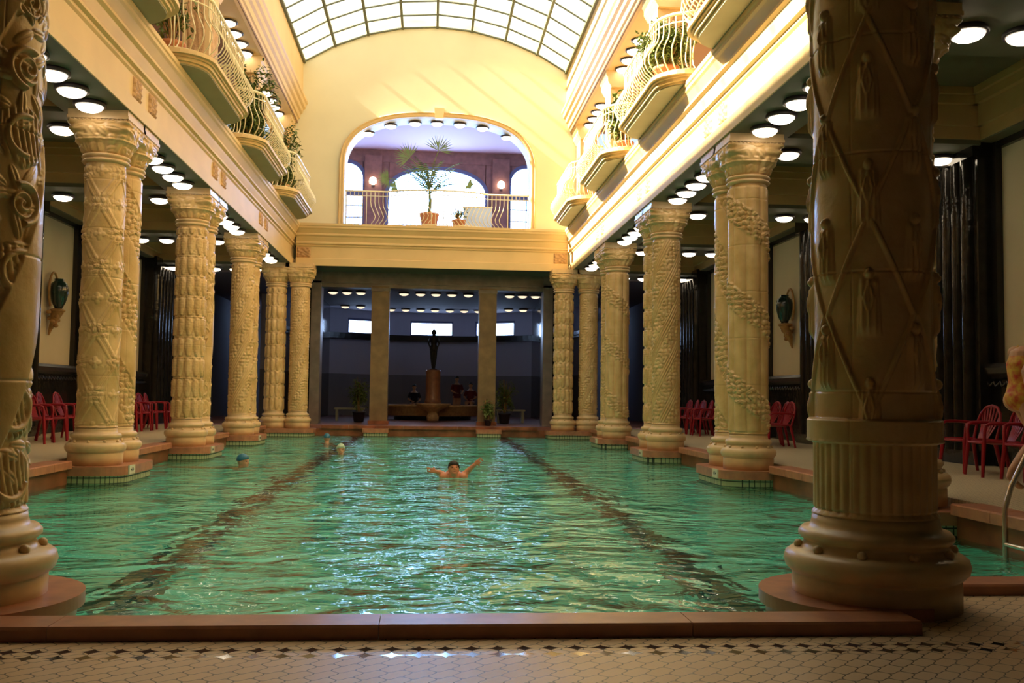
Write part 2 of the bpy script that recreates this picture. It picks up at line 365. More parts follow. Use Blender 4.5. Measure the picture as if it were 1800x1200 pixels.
struct(MB().box(-4.0, 4.0, 28.57, 30.5, 4.97, 5.1).box(-4.2, 4.2, 28.9, 30.5, 5.1, 6.1).build('ceiling_end_beam', m_green), 'beam soffit over the far columns', 'ceiling')
struct(MB().box(-9, 9, 46, 46.3, -.3, 5.1).build('wall_end_rear', m_darkblue), 'rear wall of the end room', 'wall')
struct(MB().box(-9, 9, -4, 6.4, SOF+.01, 5.1).build('ceiling_near', m_green), 'olive ceiling over the near end', 'ceiling')
struct(MB().box(-11, 11, -4.3, -4, -.3, 5.2).build('wall_back', m_aisle), 'plaster wall behind the camera', 'wall')
struct(MB().box(-8.5, -8.2, -4, 4.8, -.3, 5.1).box(8.2, 8.5, -4, 4.8, -.3, 5.1).build('wall_near_sides', m_aisle), 'walls beside the near floor', 'wall')

# ------------------------------------------------------------------ entablature round the hall
PROF = [(.0, 4.95), (.0, 5.16), (.05, 5.18), (.05, 5.50), (.02, 5.53), (.02, 5.57), (-.03, 5.59), (-.03, 5.62), (.0, 5.66), (-.04, 5.76), (-.05, 5.80), (-.10, 5.83),
        (-.10, 5.86), (-.08, 5.89), (-.15, 6.0), (-.18, 6.03), (-.18, 6.08), (-.20, 6.10), (-.20, 6.17), (.10, 6.17), (.10, 5.0), (.02, 4.95)]
def relief_block(name, w_, h_):
    mb = MB(); n = 14; vs = []
    for i in range(n+1):
        for j in range(n+1):
            u, v = i/n, j/n
            hgt = .03 + .022*math.sin(u*PI*5+math.sin(v*9)*1.2)*math.sin(v*PI*6+math.cos(u*7))
            if i in (0, n) or j in (0, n): hgt = 0
            vs.append((-hgt, (u-.5)*w_, v*h_))
    return mb.add(vs, [(i*(n+1)+j, (i+1)*(n+1)+j, (i+1)*(n+1)+j+1, i*(n+1)+j+1) for i in range(n) for j in range(n)], True).build(name, m_relief)
for s in (-1, 1):
    side = 'left' if s < 0 else 'right'
    t = struct(thing('trim_entablature_'+side, f'{side} cornice and frieze running above the column row', 'entablature', (s*ARX, 17, SOF)))
    mb = MB().extr([(s*(ARX+h), z) for h, z in PROF], 4.8, 29.0)
    local(mb, (s*ARX, 17, SOF)).build('cornice', m_ent, t)
    for y in YC:
        for dy in (-.02, .72):
            o = relief_block('relief_block', .34, .30); o.parent = t; o.location = (s*.05, y+dy-17, 5.19-SOF); o.rotation_euler = (0, 0, 0 if s > 0 else PI)
t = struct(thing('trim_entablature_end', 'cornice and frieze across the end wall above the pillars', 'entablature', (0, 28.6, SOF)))
local(MB().extr([(28.45+h, z) for h, z in PROF], -4.0, 4.0, 'x'), (0, 28.6, SOF)).build('cornice', m_ent, t)
for x in (-3.78, 3.78):
    o = relief_block('relief_block', .4, .3); o.parent = t; o.location = (x, 28.50-28.6, 5.19-SOF); o.rotation_euler = (0, 0, PI/2)

# ------------------------------------------------------------------ upper storey shell
for s in (-1, 1):
    side = 'left' if s < 0 else 'right'
    struct(MB().box(s*4.05, s*8.5, 4.8, 29, 6.0, 6.17).build('floor_gallery_'+side, m_ent), f'floor of the {side} upper gallery', 'floor')
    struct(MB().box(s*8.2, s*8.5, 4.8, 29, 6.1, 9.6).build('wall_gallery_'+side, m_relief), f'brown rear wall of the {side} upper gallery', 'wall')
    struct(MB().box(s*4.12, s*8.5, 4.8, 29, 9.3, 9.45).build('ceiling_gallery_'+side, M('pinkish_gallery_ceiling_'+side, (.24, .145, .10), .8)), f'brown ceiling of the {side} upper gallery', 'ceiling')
    P2 = [(.06, 9.28), (.0, 9.30), (-.04, 9.42), (-.08, 9.44), (-.10, 9.56), (-.16, 9.60), (-.18, 9.70), (-.24, 9.74), (-.26, 9.84), (-.30, 9.88), (-.30, 9.96), (-.20, 9.98), (-.16, 10.05),
          (-.14, 11.14), (-.18, 11.2), (.5, 11.2), (.5, 9.28)]
    struct(MB().extr([(s*(4.14+h), z) for h, z in P2], 4.8, 29.0).build('trim_upper_cornice_'+side, m_ent), f'{side} upper cornice under the skylight', 'cornice')
    struct(MB().box(s*4.5, s*8.6, 4.8, 29, 9.45, 9.6).build('roof_'+side, m_under), f'roof over the {side} gallery', 'roof')
    for i, y in enumerate(YC + [28.15]):
        yc = y+.35
        t = thing('gallery_pier', f'square carved pier of the {side} upper gallery, {ORD[i]} from the camera', 'pier', (s*4.55, yc, 6.17), 0, 'upper gallery piers')
        MB().box(-.3, .3, -.42, .42, 0, .3).build('pier_base', m_ent, t)
        MB().box(-.25, .25, -.36, .36, .3, 2.7).build('pier_shaft', m_ent, t)
        MB().extr([(-.25, 2.7), (-.34, 2.85), (-.34, 2.95), (-.38, 3.0), (-.38, 3.11), (.38, 3.11), (.38, 3.0), (.34, 2.95), (.34, 2.85), (.25, 2.7)], -.46, .46).build('pier_capital', m_ent, t)
        for sy in (-1, 1):
            rb = relief_block('relief_panel', .36, 2.2); rb.parent = t; rb.location = (0, sy*.345, .4); rb.rotation_euler = (0, 0, PI/2 if sy < 0 else -PI/2)
        rb = relief_block('relief_panel', .5, 2.2); rb.parent = t; rb.location = (-s*.235, 0, .4); rb.rotation_euler = (0, 0, 0 if s > 0 else PI)

# skylight: polygonal barrel of frosted panes
RS = 7.0; ZC = 12.42-RS; A0 = math.asin(3.97/RS)
ang = [-A0 + 2*A0*k/8 for k in range(9)]; pt = [(RS*math.sin(a), ZC+RS*math.cos(a)) for a in ang]
t = thing('skylight', 'long arched skylight of frosted cream panes between dark glazing bars', 'skylight', (0, 17, 11.2))
gp = MB(); fm = MB()
YS = list(np.arange(6, 29.01, 1.0))
for k in range(8):
    for a, b_ in zip(YS, YS[1:]):
        gp.add([(pt[k][0], a, pt[k][1]), (pt[k+1][0], a, pt[k+1][1]), (pt[k+1][0], b_, pt[k+1][1]), (pt[k][0], b_, pt[k][1])], [(0, 1, 2, 3)])
local(gp, (0, 17, 11.2)).build('glass_panes', m_pane, t, fix=False)
for k in range(9): 
    r_ = .05 if 0 < k < 8 else .06
    x, z = pt[k]; local(MB().extr([(x-r_*.7, z-.06), (x+r_*.7, z-.06), (x+r_*.7, z+.05), (x-r_*.7, z+.05)], 6, 29), (0, 17, 11.2)).build('long_bar', m_bar, t)
for y in YS:
    cb = MB()
    for k in range(8):
        (x0, z0), (x1, z1) = pt[k], pt[k+1]; h_ = .018 if 6 < y < 29 else .06
        cb.add([(x0, y-h_, z0-.035), (x1, y-h_, z1-.035), (x1, y+h_, z1-.035), (x0, y+h_, z0-.035), (x0, y-h_, z0+.02), (x1, y-h_, z1+.02), (x1, y+h_, z1+.02), (x0, y+h_, z0+.02)],
               [(0,3,2,1),(4,5,6,7),(0,1,5,4),(1,2,6,5),(2,3,7,6),(3,0,4,7)])
    local(cb, (0, 17, 11.2)).build('cross_bar', m_bar, t)
struct(MB().box(-4.6, 4.6, 6.2, 6.4, 4.97, 12.6).build('wall_near_upper', m_wall), 'unseen plaster wall poolward of the near columns, keeping the sun off them', 'wall')  # out of view; moved poolward so the sun misses the front columns

# end wall with the large basket arch
AW, AS, AT = 2.80, 8.0, 9.61
def arch(n=40, w_=AW, s0=AS, t0=AT, e=2.6):
    out = []
    for k in range(n+1):
        a = PI - PI*k/n; c, si = math.cos(a), math.sin(a)
        out.append((math.copysign(abs(c)**(2/e), c)*w_, s0+(t0-s0)*abs(si)**(2/e)))
    return out
A = arch(); ac = .1
top = [(-4.6, 12.6), (4.6, 12.6)]
def wall_ring(y0, y1):
    mb = MB()
    inner = [(-AW+ac, 6.17)] + [(x+ac, z) for x, z in A] + [(AW+ac, 6.17)]
    def outer(p):        # project onto the outer rectangle
        x, z = p[0]-ac, p[1]-7.4; k = min((4.5/abs(x)) if x else 9e9, (5.2/z) if z > 0 else 9e9)
        return (x*k+ac, 7.4+z*k)
    ot = [(-4.4, 6.1)] + [outer(p) for p in inner[1:-1]] + [(4.6, 6.1)]
    n = len(inner)
    for (ia, oa), (ib, ob) in zip(zip(inner, ot), list(zip(inner, ot))[1:]):
        vs = [(ia[0], y0, ia[1]), (ib[0], y0, ib[1]), (ob[0], y0, ob[1]), (oa[0], y0, oa[1])]; vs += [(x, y1, z) for x, _, z in vs]
        mb.add(vs, [(0,3,2,1),(4,5,6,7),(0,1,5,4),(1,2,6,5),(2,3,7,6),(3,0,4,7)])
    return mb
struct(wall_ring(29.0, 29.75).build('wall_end', m_wall), 'cream plaster end wall pierced by a wide arch', 'wall')
t = thing('arch_surround', 'moulded yellow surround of the wide arch in the end wall', 'moulding', (ac, 28.95, 6.17))
mb = MB(); path = [(-AW, 6.17)] + A + [(AW, 6.17)]
def ring(path, offs, ys):   # band following the arch, offset outwards
    vs = []; n = len(path)
    for i, (x, z) in enumerate(path):
        a, b_ = path[max(i-1, 0)], path[min(i+1, n-1)]; tx, tz = b_[0]-a[0], b_[1]-a[1]; l = math.hypot(tx, tz) or 1
        nx_, nz_ = -tz/l, tx/l
        for (o_, y) in zip(offs, ys): vs.append((x+nx_*o_, y, z+nz_*o_))
    m = len(offs)
    return vs, [(i*m+j, i*m+(j+1) % m, (i+1)*m+(j+1) % m, (i+1)*m+j) for i in range(n-1) for j in range(m)]
vs, fs = ring(path, [0, 0, .04, .06, .10, .13, .16, .16], [.1, -.02, -.05, -.02, -.02, -.06, -.03, .05])
mb.add([(x, y, z-6.17) for x, y, z in vs], fs).build('archivolt', m_ent, t)
MB().extr([(-.12, AT-6.22), (.12, AT-6.22), (.16, AT-5.90), (-.16, AT-5.90)], -.10, .12).build('keystone', m_ent, t)

# ------------------------------------------------------------------ room behind the arch
RY0, RY1 = 29.75, 34.0
struct(MB().box(-4.6, 4.6, 28.9, RY1+.4, 6.0, 6.17).build('floor_upper_room', m_mauve), 'floor of the room behind the arch', 'floor')
struct(MB().box(-4.6, 4.6, RY0, RY1+.4, 9.85, 10).build('ceiling_upper_room', m_mauve), 'mauve ceiling of the room behind the arch', 'ceiling')
struct(MB().box(-4.6, -4.4, RY0, RY1, 6.1, 9.9).box(4.6, 4.4, RY0, RY1, 6.1, 9.9).build('wall_upper_room_sides', m_mauvedark), 'side walls of the room behind the arch', 'wall')
struct(MB().box(-4.6, 4.6, RY1, RY1+.3, 9.42, 9.9).box(-2.45, -1.85, RY1-.12, RY1+.3, 6.1, 9.62).box(2.05, 2.65, RY1-.12, RY1+.3, 6.1, 9.62)
       .box(-4.6, -4.3, RY1, RY1+.3, 6.1, 9.9).box(4.3, 4.6, RY1, RY1+.3, 6.1, 9.9).build('wall_upper_room_rear', m_mauvedark), 'mauve rear wall with two pilasters behind the arch', 'wall')
def arch_window(name, cx, w_, z0, zs, zt, y, label, transom, cols, rows_):
    t = struct(thing(name, label, 'window', (cx, y, z0)))
    ap = [(-w_, 0)] + [(x, z-z0) for x, z in arch(24, w_, zs, zt, 2.2)] + [(w_, 0)]
    MB().add([(x, .12, z) for x, z in ap], [tuple(range(len(ap)))]).build('window_pane', m_winup, t, fix=False)
    vs, fs = ring(ap, [-.02, -.02, .11, .11], [-.02, .14, .14, -.02]); fb = MB().add(vs, fs)
    if transom: fb.box(-w_, w_, -.0, .1, transom-.09, transom+.09)
    for k in range(1, cols): fb.box(-w_+2*w_*k/cols-.018, -w_+2*w_*k/cols+.018, .03, .1, 0, transom or zt-z0)
    for k in range(rows_): fb.box(-w_, w_, .03, .1, (transom or 1)*k/rows_-.018, (transom or 1)*k/rows_+.018)
    fb.build('window_frame', m_winframe, t)
    sp = MB()       # wall fill between arch and the straight wall head
    for (a, b_) in zip(ap[1:-1], ap[2:-1]):
        sp.add([(a[0], .02, a[1]), (b_[0], .02, b_[1]), (b_[0], .02, 9.45-z0), (a[0], .02, 9.45-z0)], [(0, 1, 2, 3)])
    sp.build('spandrel', m_mauvedark, t)
arch_window('window_1', .1, 1.72, 6.17, 8.3, 9.2, RY1, 'wide blown-out arched window in the middle behind the arch', 0, 1, 0)
arch_window('window_2', -3.08, .58, 6.17, 8.75, 9.35, RY1, 'narrow round-headed window at the left behind the arch', 2.1, 2, 5)
arch_window('window_3', 3.28, .58, 6.17, 8.75, 9.35, RY1, 'narrow round-headed window at the right behind the arch', 2.1, 2, 5)
mb = MB()
for a, b_ in ((-4.3, -3.64), (3.84, 4.3), (-2.52, -1.60), (1.80, 2.72)): mb.box(a, b_, RY1+.02, RY1+.2, 6.17, 9.45)
struct(mb.build('wall_upper_room_jambs', m_mauvedark), 'narrow wall strips between the upper windows', 'wall')
for x, sd_ in ((-2.15, 'left'), (2.35, 'right')):
    t = thing('wall_sconce', f'small lit square lamp on the {sd_} pilaster behind the arch', 'lamp', (x, RY1-.15, 8.55), 0)
    MB().box(-.05, .05, -.03, .03, -.05, .2).build('bracket', m_rim, t)
    MB().lathe([(.05, 0), (.12, .03), (.13, .12), (.11, .22), (.06, .25)], 12, (0, -.1, 0)).build('lamp_shade', m_lamp, t)

# ------------------------------------------------------------------ carved columns
rng = np.random.RandomState(3); HASH = rng.rand(64, 64)
def sm(x, a, b):
    t_ = np.clip((x-a)/(b-a), 0, 1); return t_*t_*(3-2*t_)
def leaves(s, z, C, cell, h, seed=0, stretch=1.5):
    n = max(3, round(C/cell)); cw = C/n; out = np.zeros_like(s)
    for du in (-1, 0, 1):
        for dv in (-1, 0, 1):
            i = np.floor(s/cw)+du; j = np.floor(z/cell)+dv; ii = (i % n).astype(int); jj = (j.astype(int)) % 64
            r1 = HASH[(ii+seed) % 64, jj]; r2 = HASH[jj, (ii+seed*3+7) % 64]; r3 = HASH[(ii*5+seed) % 64, (jj+11) % 64]
            cx_ = (i+.5+(r1-.5)*.5)*cw; cz = (j+.5+(r2-.5)*.5)*cell; a = r3*2*PI
            dx, dz = s-cx_, z-cz; u = dx*np.cos(a)+dz*np.sin(a); v = -dx*np.sin(a)+dz*np.cos(a)
            A_, B_ = cell*.62, cell*.62/stretch
            q = np.clip(1-(u/A_)**2-(v/B_)**2, 0, 1)**.5
            q *= 1-.45*np.exp(-(v/(B_*.16))**2)
            out = np.maximum(out, q*h*(.7+.6*r1))
    return out
def rosette(dx, dz, R_, h, n=4):
    rr = np.hypot(dx, dz); a = np.arctan2(dz, dx)
    pet = R_*(.55+.45*np.abs(np.cos(a*n/2)))
    return h*np.clip(1-(rr/pet)**2, 0, 1)**.5 + h*.6*np.clip(1-(rr/(R_*.25))**2, 0, 1)
def st_lattice(s, z, C, H):
    w_, hh = C/3, .86; u, v = s/w_, z/hh; p, q = u+v, u-v
    d = np.minimum(np.abs(p-np.round(p)), np.abs(q-np.round(q)))
    out = .010*(1-sm(d, .10, .13)) - .008*np.exp(-((d-.02)/.012)**2)
    for (oa, ob, R_, h_) in ((0, .5, .085, .016), (.5, 0, .085, .016)):
        dx = (u-oa-np.round(u-oa))*w_; dz = (v-ob-np.round(v-ob))*hh
        out = out+rosette(dx, dz, R_, h_)
    dx = (u-np.round(u)); dz = (v-np.round(v)); near = np.exp(-((dx*w_/.17)**2+(dz*hh/.13)**2)**2)
    dx2 = (u-.5-np.round(u-.5)); dz2 = (v-.5-np.round(v-.5)); near = near+np.exp(-((dx2*w_/.17)**2+(dz2*hh/.13)**2)**2)
    return out+near*leaves(s, z, C, .07, .02, 2)
def st_spiral(s, z, C, H):
    p = (s/C*2+z/1.25) % 1; band = sm(p, .0, .05)*(1-sm(p, .45, .5))
    return band*.022+(1-band)*leaves(s, z, C, .075, .022, 5)+.008*np.exp(-((p-.02)/.02)**2)
def st_tiers(s, z, C, H):
    n, hh = 11, .375; w_ = C/n; j = np.floor(z/hh); t_ = z/hh-j; u = s/w_; du = u-np.round(u)
    wid = .16+.33*np.sin(PI*np.clip(t_, 0, 1)**1.3)**1.1
    out = .034*np.clip(1-(du/wid)**2, 0, 1)**.6*sm(t_, .02, .1)*(1-sm(t_, .86, .95))
    out = out-.02*np.exp(-((np.abs(du)-.5)/.10)**2-((t_-.93)/.06)**2)+.012*np.exp(-((t_-.97)/.04)**2)
    return out+leaves(s, z, C, .045, .006, 1)
def st_ribbon(s, z, C, H):
    p = (s/C*4-z/.80) % 1
    rid = np.exp(-((p-.06)/.03)**2)+np.exp(-((p-.18)/.03)**2)+np.exp(-((p-.94)/.03)**2)
    return .017*rid+sm(p, .24, .3)*(1-sm(p, .84, .9))*leaves(s, z, C, .075, .024, 9)
def st_lobed(s, z, C, H):
    th = s/C*8; lob = np.abs(np.sin(PI*th))**.55; p = (s/C+z/1.25) % 1
    band = sm(p, 0, .04)*(1-sm(p, .30, .34))
    return .035*lob*(1-band*.3)+band*(leaves(s, z, C, .07, .030, 4)+.006)
def st_figures(s, z, C, H):
    n = 8; w_ = C/n; hh = .60; k = z/hh; out = np.zeros_like(s)
    for sg, off in ((1, 0), (-1, 0), (1, .5), (-1, .5)):       # crossing ropes
        tri = np.abs((k*.27+off) % 1-.5)*2
        c = (np.round(s/(2*w_)-sg*(tri-.5)*.95)+sg*(tri-.5)*.95)*2*w_
        out = np.maximum(out, .016*np.clip(1-((s-c)/.016)**2, 0, 1)**.5)
    for alt in (0, 1):
        i = np.round((s/w_-alt)/2)*2+alt; j = np.round(k-alt*.5)+alt*.5
        dx = s-i*w_; dz = z-j*hh
        out = np.maximum(out, .032*np.clip(1-(dx/.026)**2-((dz-.135)/.034)**2, 0, 1)**.5)          # head
        bod = np.clip(1-(dx/(.058-.05*np.clip(dz, -.2, .12)))**2, 0, 1)**.5*sm(dz, -.22, -.15)*(1-sm(dz, .08, .13))
        out = np.maximum(out, .026*bod*(1-.35*np.abs(np.sin(dx*95))))                               # cloak folds
        out = np.maximum(out, .034*np.clip(1-((np.abs(dx)-.022+.2*np.abs(dz-.0))/.012)**2-((dz-.0)/.09)**2, 0, 1)**.5)
    z2 = z-.48
    fl = .008*np.abs(np.sin(s/C*PI*36))*sm(z2, -.6, -.55)
    low = 1-sm(z, .40, .43)
    bandm = sm(z, .40, .415)*(1-sm(z, .53, .545))
    return out*(1-low)*(1-bandm)+fl*low+bandm*.035
def st_scroll(s, z, C, H):
    p = (s/C*2-z/2.3) % 1; band = sm(p, .0, .03)*(1-sm(p, .36, .39))
    n = 5; w_ = C/n; hh = .36; i = np.floor(s/w_); j = np.floor(z/hh)
    dx = s-(i+.5)*w_; dz = z-(j+.5)*hh; rr = np.hypot(dx, dz*1.1); a = np.arctan2(dz, dx)
    hs = HASH[(i.astype(int)) % 64, (j.astype(int)) % 64]
    sw = .020*(np.cos(rr/.0075-a)*.5+.5)**.7*(1-sm(rr, .075, .10))*(hs > .45)
    wing = .015*np.abs(np.sin((dx+.25*dz-.6*dz*dz)/.013))**.6*(1-sm(rr, .15, .19))*(hs <= .45)
    cup = .026*np.clip(1-((rr-.115)/.020)**2, 0, 1)**.5*(np.cos(a-2.2*hs*6) > -.2)
    rest = np.maximum(np.maximum(sw, wing), np.maximum(cup, .6*leaves(s, z, C, .13, .022, 12, 2.6)))
    return band*.026+(1-band)*rest
def st_figtiers(s, z, C, H): return st_tiers(s, z, C, H)+.4*leaves(s, z, C, .09, .02, 8)
STYLES = dict(lattice=st_lattice, spiral=st_spiral, tiers=st_tiers, ribbon=st_ribbon, lobed=st_lobed, figures=st_figures, scroll=st_scroll, figtiers=st_figtiers)

def grid_obj(name, X, Y_, Z, mat, parent, closed=True):
    nz_, nt_ = X.shape; v = np.stack([X, Y_, Z], -1).reshape(-1, 3)
    i = np.arange(nz_-1)[:, None]; j = np.arange(nt_)[None, :]; j2 = (j+1) % nt_
    fa = np.stack([i*nt_+j, i*nt_+j2, (i+1)*nt_+j2, (i+1)*nt_+j], -1).reshape(-1, 4)
    me = bpy.data.meshes.new(name); me.vertices.add(len(v)); me.vertices.foreach_set('co', v.astype(np.float32).ravel())
    me.loops.add(fa.size); me.loops.foreach_set('vertex_index', fa.astype(np.int32).ravel()); me.polygons.add(len(fa))
    me.polygons.foreach_set('loop_start', np.arange(0, fa.size, 4, dtype=np.int32)); me.polygons.foreach_set('loop_total', np.full(len(fa), 4, dtype=np.int32))
    me.update(); me.polygons.foreach_set('use_smooth', np.ones(len(fa), bool)); me.materials.append(mat)
    o = bpy.data.objects.new(name, me); sc.collection.objects.link(o); o.parent = parent; return o

def column(x, y, zb, style, label, r=.265, rot=0, big=.80, res=(200, 460), amp=1, ztop=4.95):
    t = thing('carved_column', label, 'column', (x, y, zb), 0, 'carved columns around the pool')
    b = big
    base = MB().lathe([(.44*b, 0), (.44*b, .155), (.43*b, .165), (.45*b, .175), (.475*b, .20), (.485*b, .235), (.475*b, .275), (.44*b, .30), (.40*b, .305), (.385*b, .325),
                       (.37*b, .345), (.385*b, .355), (.405*b, .375), (.405*b, .395), (.385*b, .42), (.345*b, .425), (.335*b, .46), (.33*b, .50), (.30*b, .502)], 72)
    for k in range(10):
        a = 2*PI*k/10+.35; base.ball((.405*b*math.cos(a), .405*b*math.sin(a), .318), .026*b, 6)
    base.build('base', m_base, t, fix=False)
    zs, ze = .50, ztop-zb-.64
    nt_, nz_ = res; th = np.linspace(0, 2*PI, nt_, endpoint=False)[None, :]+np.zeros((nz_, 1)); Z = np.linspace(zs, ze, nz_)[:, None]+np.zeros((1, nt_))
    C = 2*PI*r; hgt = STYLES[style](((th+rot) % (2*PI))*r, Z-zs+(0 if style == 'figures' else .0), C, ze-zs)*amp
    joint = -.006*np.exp(-(((Z-.2) % .66-.33)/.006)**2) - (.004*np.exp(-((((th+Z*0) % (PI/2))-PI/4)/.012)**2) if style != 'lobed' else 0)
    edge = sm(Z, zs, zs+.04)*(1-sm(Z, ze-.1, ze-.05))
    rr = r-.012+(hgt)*edge+joint+(.02*(1-sm(Z, zs, zs+.03)))
    grid_obj('shaft', rr*np.cos(th), rr*np.sin(th), Z, m_stone, t)
    # neck rings and capital: circle growing into a rounded square with leaf relief
    MB().lathe([(r*.96, ze-.03), (r+.03, ze-.02), (r+.045, ze), (r+.03, ze+.02), (r+.01, ze+.028), (r+.03, ze+.04), (r+.05, ze+.06), (r+.035, ze+.085), (r, ze+.09)], 64).build('neck_ring', m_base, t, fix=False)
    n1, n2 = 144, 60; th = np.linspace(0, 2*PI, n1, endpoint=False)[None, :]+np.zeros((n2, 1)); T = np.linspace(0, 1, n2)[:, None]+np.zeros((1, n1))
    rc = r+.0+.13*sm(T, 0, .9)+.02*np.sin(T*PI)
    e = 2+5*T; sq = 1/(np.abs(np.cos(th))**e+np.abs(np.sin(th))**e)**(1/e); rad = rc*(1+(sq-1)*(.15+.70*T))
    cs = th*.4; lf = leaves(cs, T*.45, 2*PI*.4, .13, .03, 20+int(abs(y*7)) % 20, 1.3)
    vol = .045*np.exp(-(((th % (PI/2))-PI/4)/.16)**2)*sm(T, .45, .7)*(.7+.5*np.cos(T*26))
    pal = .022*np.abs(np.cos(th*8))*(1-sm(T, .5, .62))
    bandc = .018*np.exp(-((T-.42)/.03)**2)
    rad = rad+(lf*.8+pal*.7+bandc)*sm(T, 0, .08)*(1-sm(T, .92, 1))+vol
    grid_obj('capital', rad*np.cos(th), rad*np.sin(th), ze+.08+T*.42, m_stone, t)
    a = r+.125
    def sqr(h0, h1, w_, mb): mb.box(-w_, w_, -w_, w_, h0, h1)
    ab = MB(); sqr(ze+.49, ze+.52, a-.015, ab); sqr(ze+.52, ze+.56, a+.01, ab); sqr(ze+.56, ztop-zb+.004, a+.0, ab)
    for k in range(14):
        q = -a+.03+k*(2*a-.06)/13
        for sx in (-1, 1): ab.ball((q, sx*(a-.005), ze+.505), .016, 4); ab.ball((sx*(a-.005), q, ze+.505), .016, 4)
    ab.build('abacus', m_base, t, fix=False)
    return t

PZ = .22
def pedestal(x0, x1, y0, y1, label, rad=.35):
    """red marble cap over a tiled block, rounded towards the pool"""
    t = thing('column_pedestal', label, 'pedestal', ((x0+x1)/2, (y0+y1)/2, 0), 0)
    def outline(gr):
        a, b_, c, d = x0-gr, x1+gr, y0-gr, y1+gr; out = []
        for cx_, cy_, a0 in ((b_-rad, d-rad, 0), (a+rad, d-rad, PI/2), (a+rad, c+rad, PI), (b_-rad, c+rad, 1.5*PI)):
            out += [(cx_+rad*math.cos(a0+k*PI/16), cy_+rad*math.sin(a0+k*PI/16)) for k in range(9)]
        return out
    cc = ((x0+x1)/2, (y0+y1)/2, 0)
    local(MB().prism(outline(.03), PZ-.12, PZ), cc).build('marble_cap', m_red, t)
    local(MB().prism(outline(0), -.6, PZ-.12), cc).build('tiled_block', m_tile, t)
    return t
sty = {-1: [('lattice', 'spiral'), ('tiers', 'scroll'), ('ribbon', 'lattice')], 1: [('lobed', 'spiral'), ('ribbon', 'tiers'), ('lobed', 'ribbon')]}
desc = {'lattice': 'diamond lattice and rosettes', 'spiral': 'broad smooth spiral bands and foliage', 'tiers': 'stacked tiers of pointed leaves', 'scroll': 'scrolls and foliage',
        'ribbon': 'slanting ribbons of flowers', 'lobed': 'rounded vertical lobes with climbing vine'}
nm = ['', 'nearest', 'second', 'third']
for s in (-1, 1):
    side = 'left' if s < 0 else 'right'
    for i in (1, 2, 3):
        y = YC[i]; a, b_ = sty[s][i-1]; res = [(0, 0), (200, 460), (160, 360), (120, 280)][i]
        column(s*CX, y, PZ, a, f'front column of the {nm[i]} {side} pair, carved with {desc[a]}', rot=.4*i, res=res)
        column(s*CX, y+DP, PZ, b_, f'rear column of the {nm[i]} {side} pair, half hidden, carved with {desc[b_]}', rot=.9*i+1, res=res)
        xa, xb = sorted((s*4.02, s*4.98))
        t = pedestal(xa, xb, y-.46, y+1.16, f'red capped tiled pedestal under the {nm[i]} {side} column pair')
        # small pale depth plate on the pedestal's cap
        px, py = s*3.99, y-.10
        MB().bbox((px-(xa+xb)/2, py-(y+.35), PZ-.055), (.02, .24, .12)).build('depth_plate', M(f'pale_plate_{side}_{i}', (.68, .62, .45), .4), t)
        q = MB()
        for k, (dy, h_, w_) in enumerate(((-.06, .05, .006), (-.04, .012, .03), (.0, .05, .006), (.03, .05, .006), (.045, .012, .03))):
            q.bbox((px-s*.011-(xa+xb)/2, py+dy-(y+.35), PZ-.055), (.004, w_, h_))
        q.build('depth_figures', m_darkframe, t)
# aisle-corner column seen behind the big right one
column(CX, YC[0], PZ+.02, 'scroll', 'beige column peeping out behind the big right foreground column', res=(160, 360))
pedestal(4.0, 5.0, YC[0]-.52, YC[0]+.52, 'red capped tiled pedestal behind the big right foreground column')
# end row
for x, st_, lb in ((-4.5, 'tiers', 'leaf-tiered column at the far left corner, outer one of two'), (-3.82, 'ribbon', 'flower-ribboned column at the far left corner, beside the dark opening'),
                   (3.88, 'figtiers', 'leaf-tiered column at the far right corner, beside the dark opening'), (4.62, 'ribbon', 'twisted-ribbon column at the far right corner, outer one of two')):
    column(x, YE, PZ, st_, lb, res=(110, 260), r=.27)
pedestal(-5.0, -3.33, YE-.5, YE+.5, 'red capped tiled pedestal at the far left corner')
pedestal(3.39, 5.1, YE-.5, YE+.5, 'red capped tiled pedestal at the far right corner')
# the two big foreground columns on round plinths
for s, st_, lb in ((-1, 'scroll', 'big dark foreground column at the left edge, carved with scrolls and foliage'), (1, 'figures', 'big brown foreground column on the right, carved with ropes and hooded figures')):
    side = 'left' if s < 0 else 'right'
    t = thing('round_plinth', f'low round pink marble plinth under the {side} foreground column', 'plinth', (s*2.5, 5.35, 0))
    def ol(r_): return [(min(r_*math.cos(a), .22)*s if r_*math.cos(a) > .22 else r_*math.cos(a)*s, max(r_*math.sin(a), -.46)) for a in np.linspace(.2*PI, 1.55*PI, 60)][::s]
    MB().prism(ol(.60), -.5, .045).build('lower_step', m_red, t); MB().prism(ol(.64), .055, .125).build('upper_step', m_red, t)
    column(s*2.5, 5.35, .062, st_, lb, r=.335, rot={-1: 2.2, 1: .5}[s], res=(440, 900), amp=1.25, big=1.03)

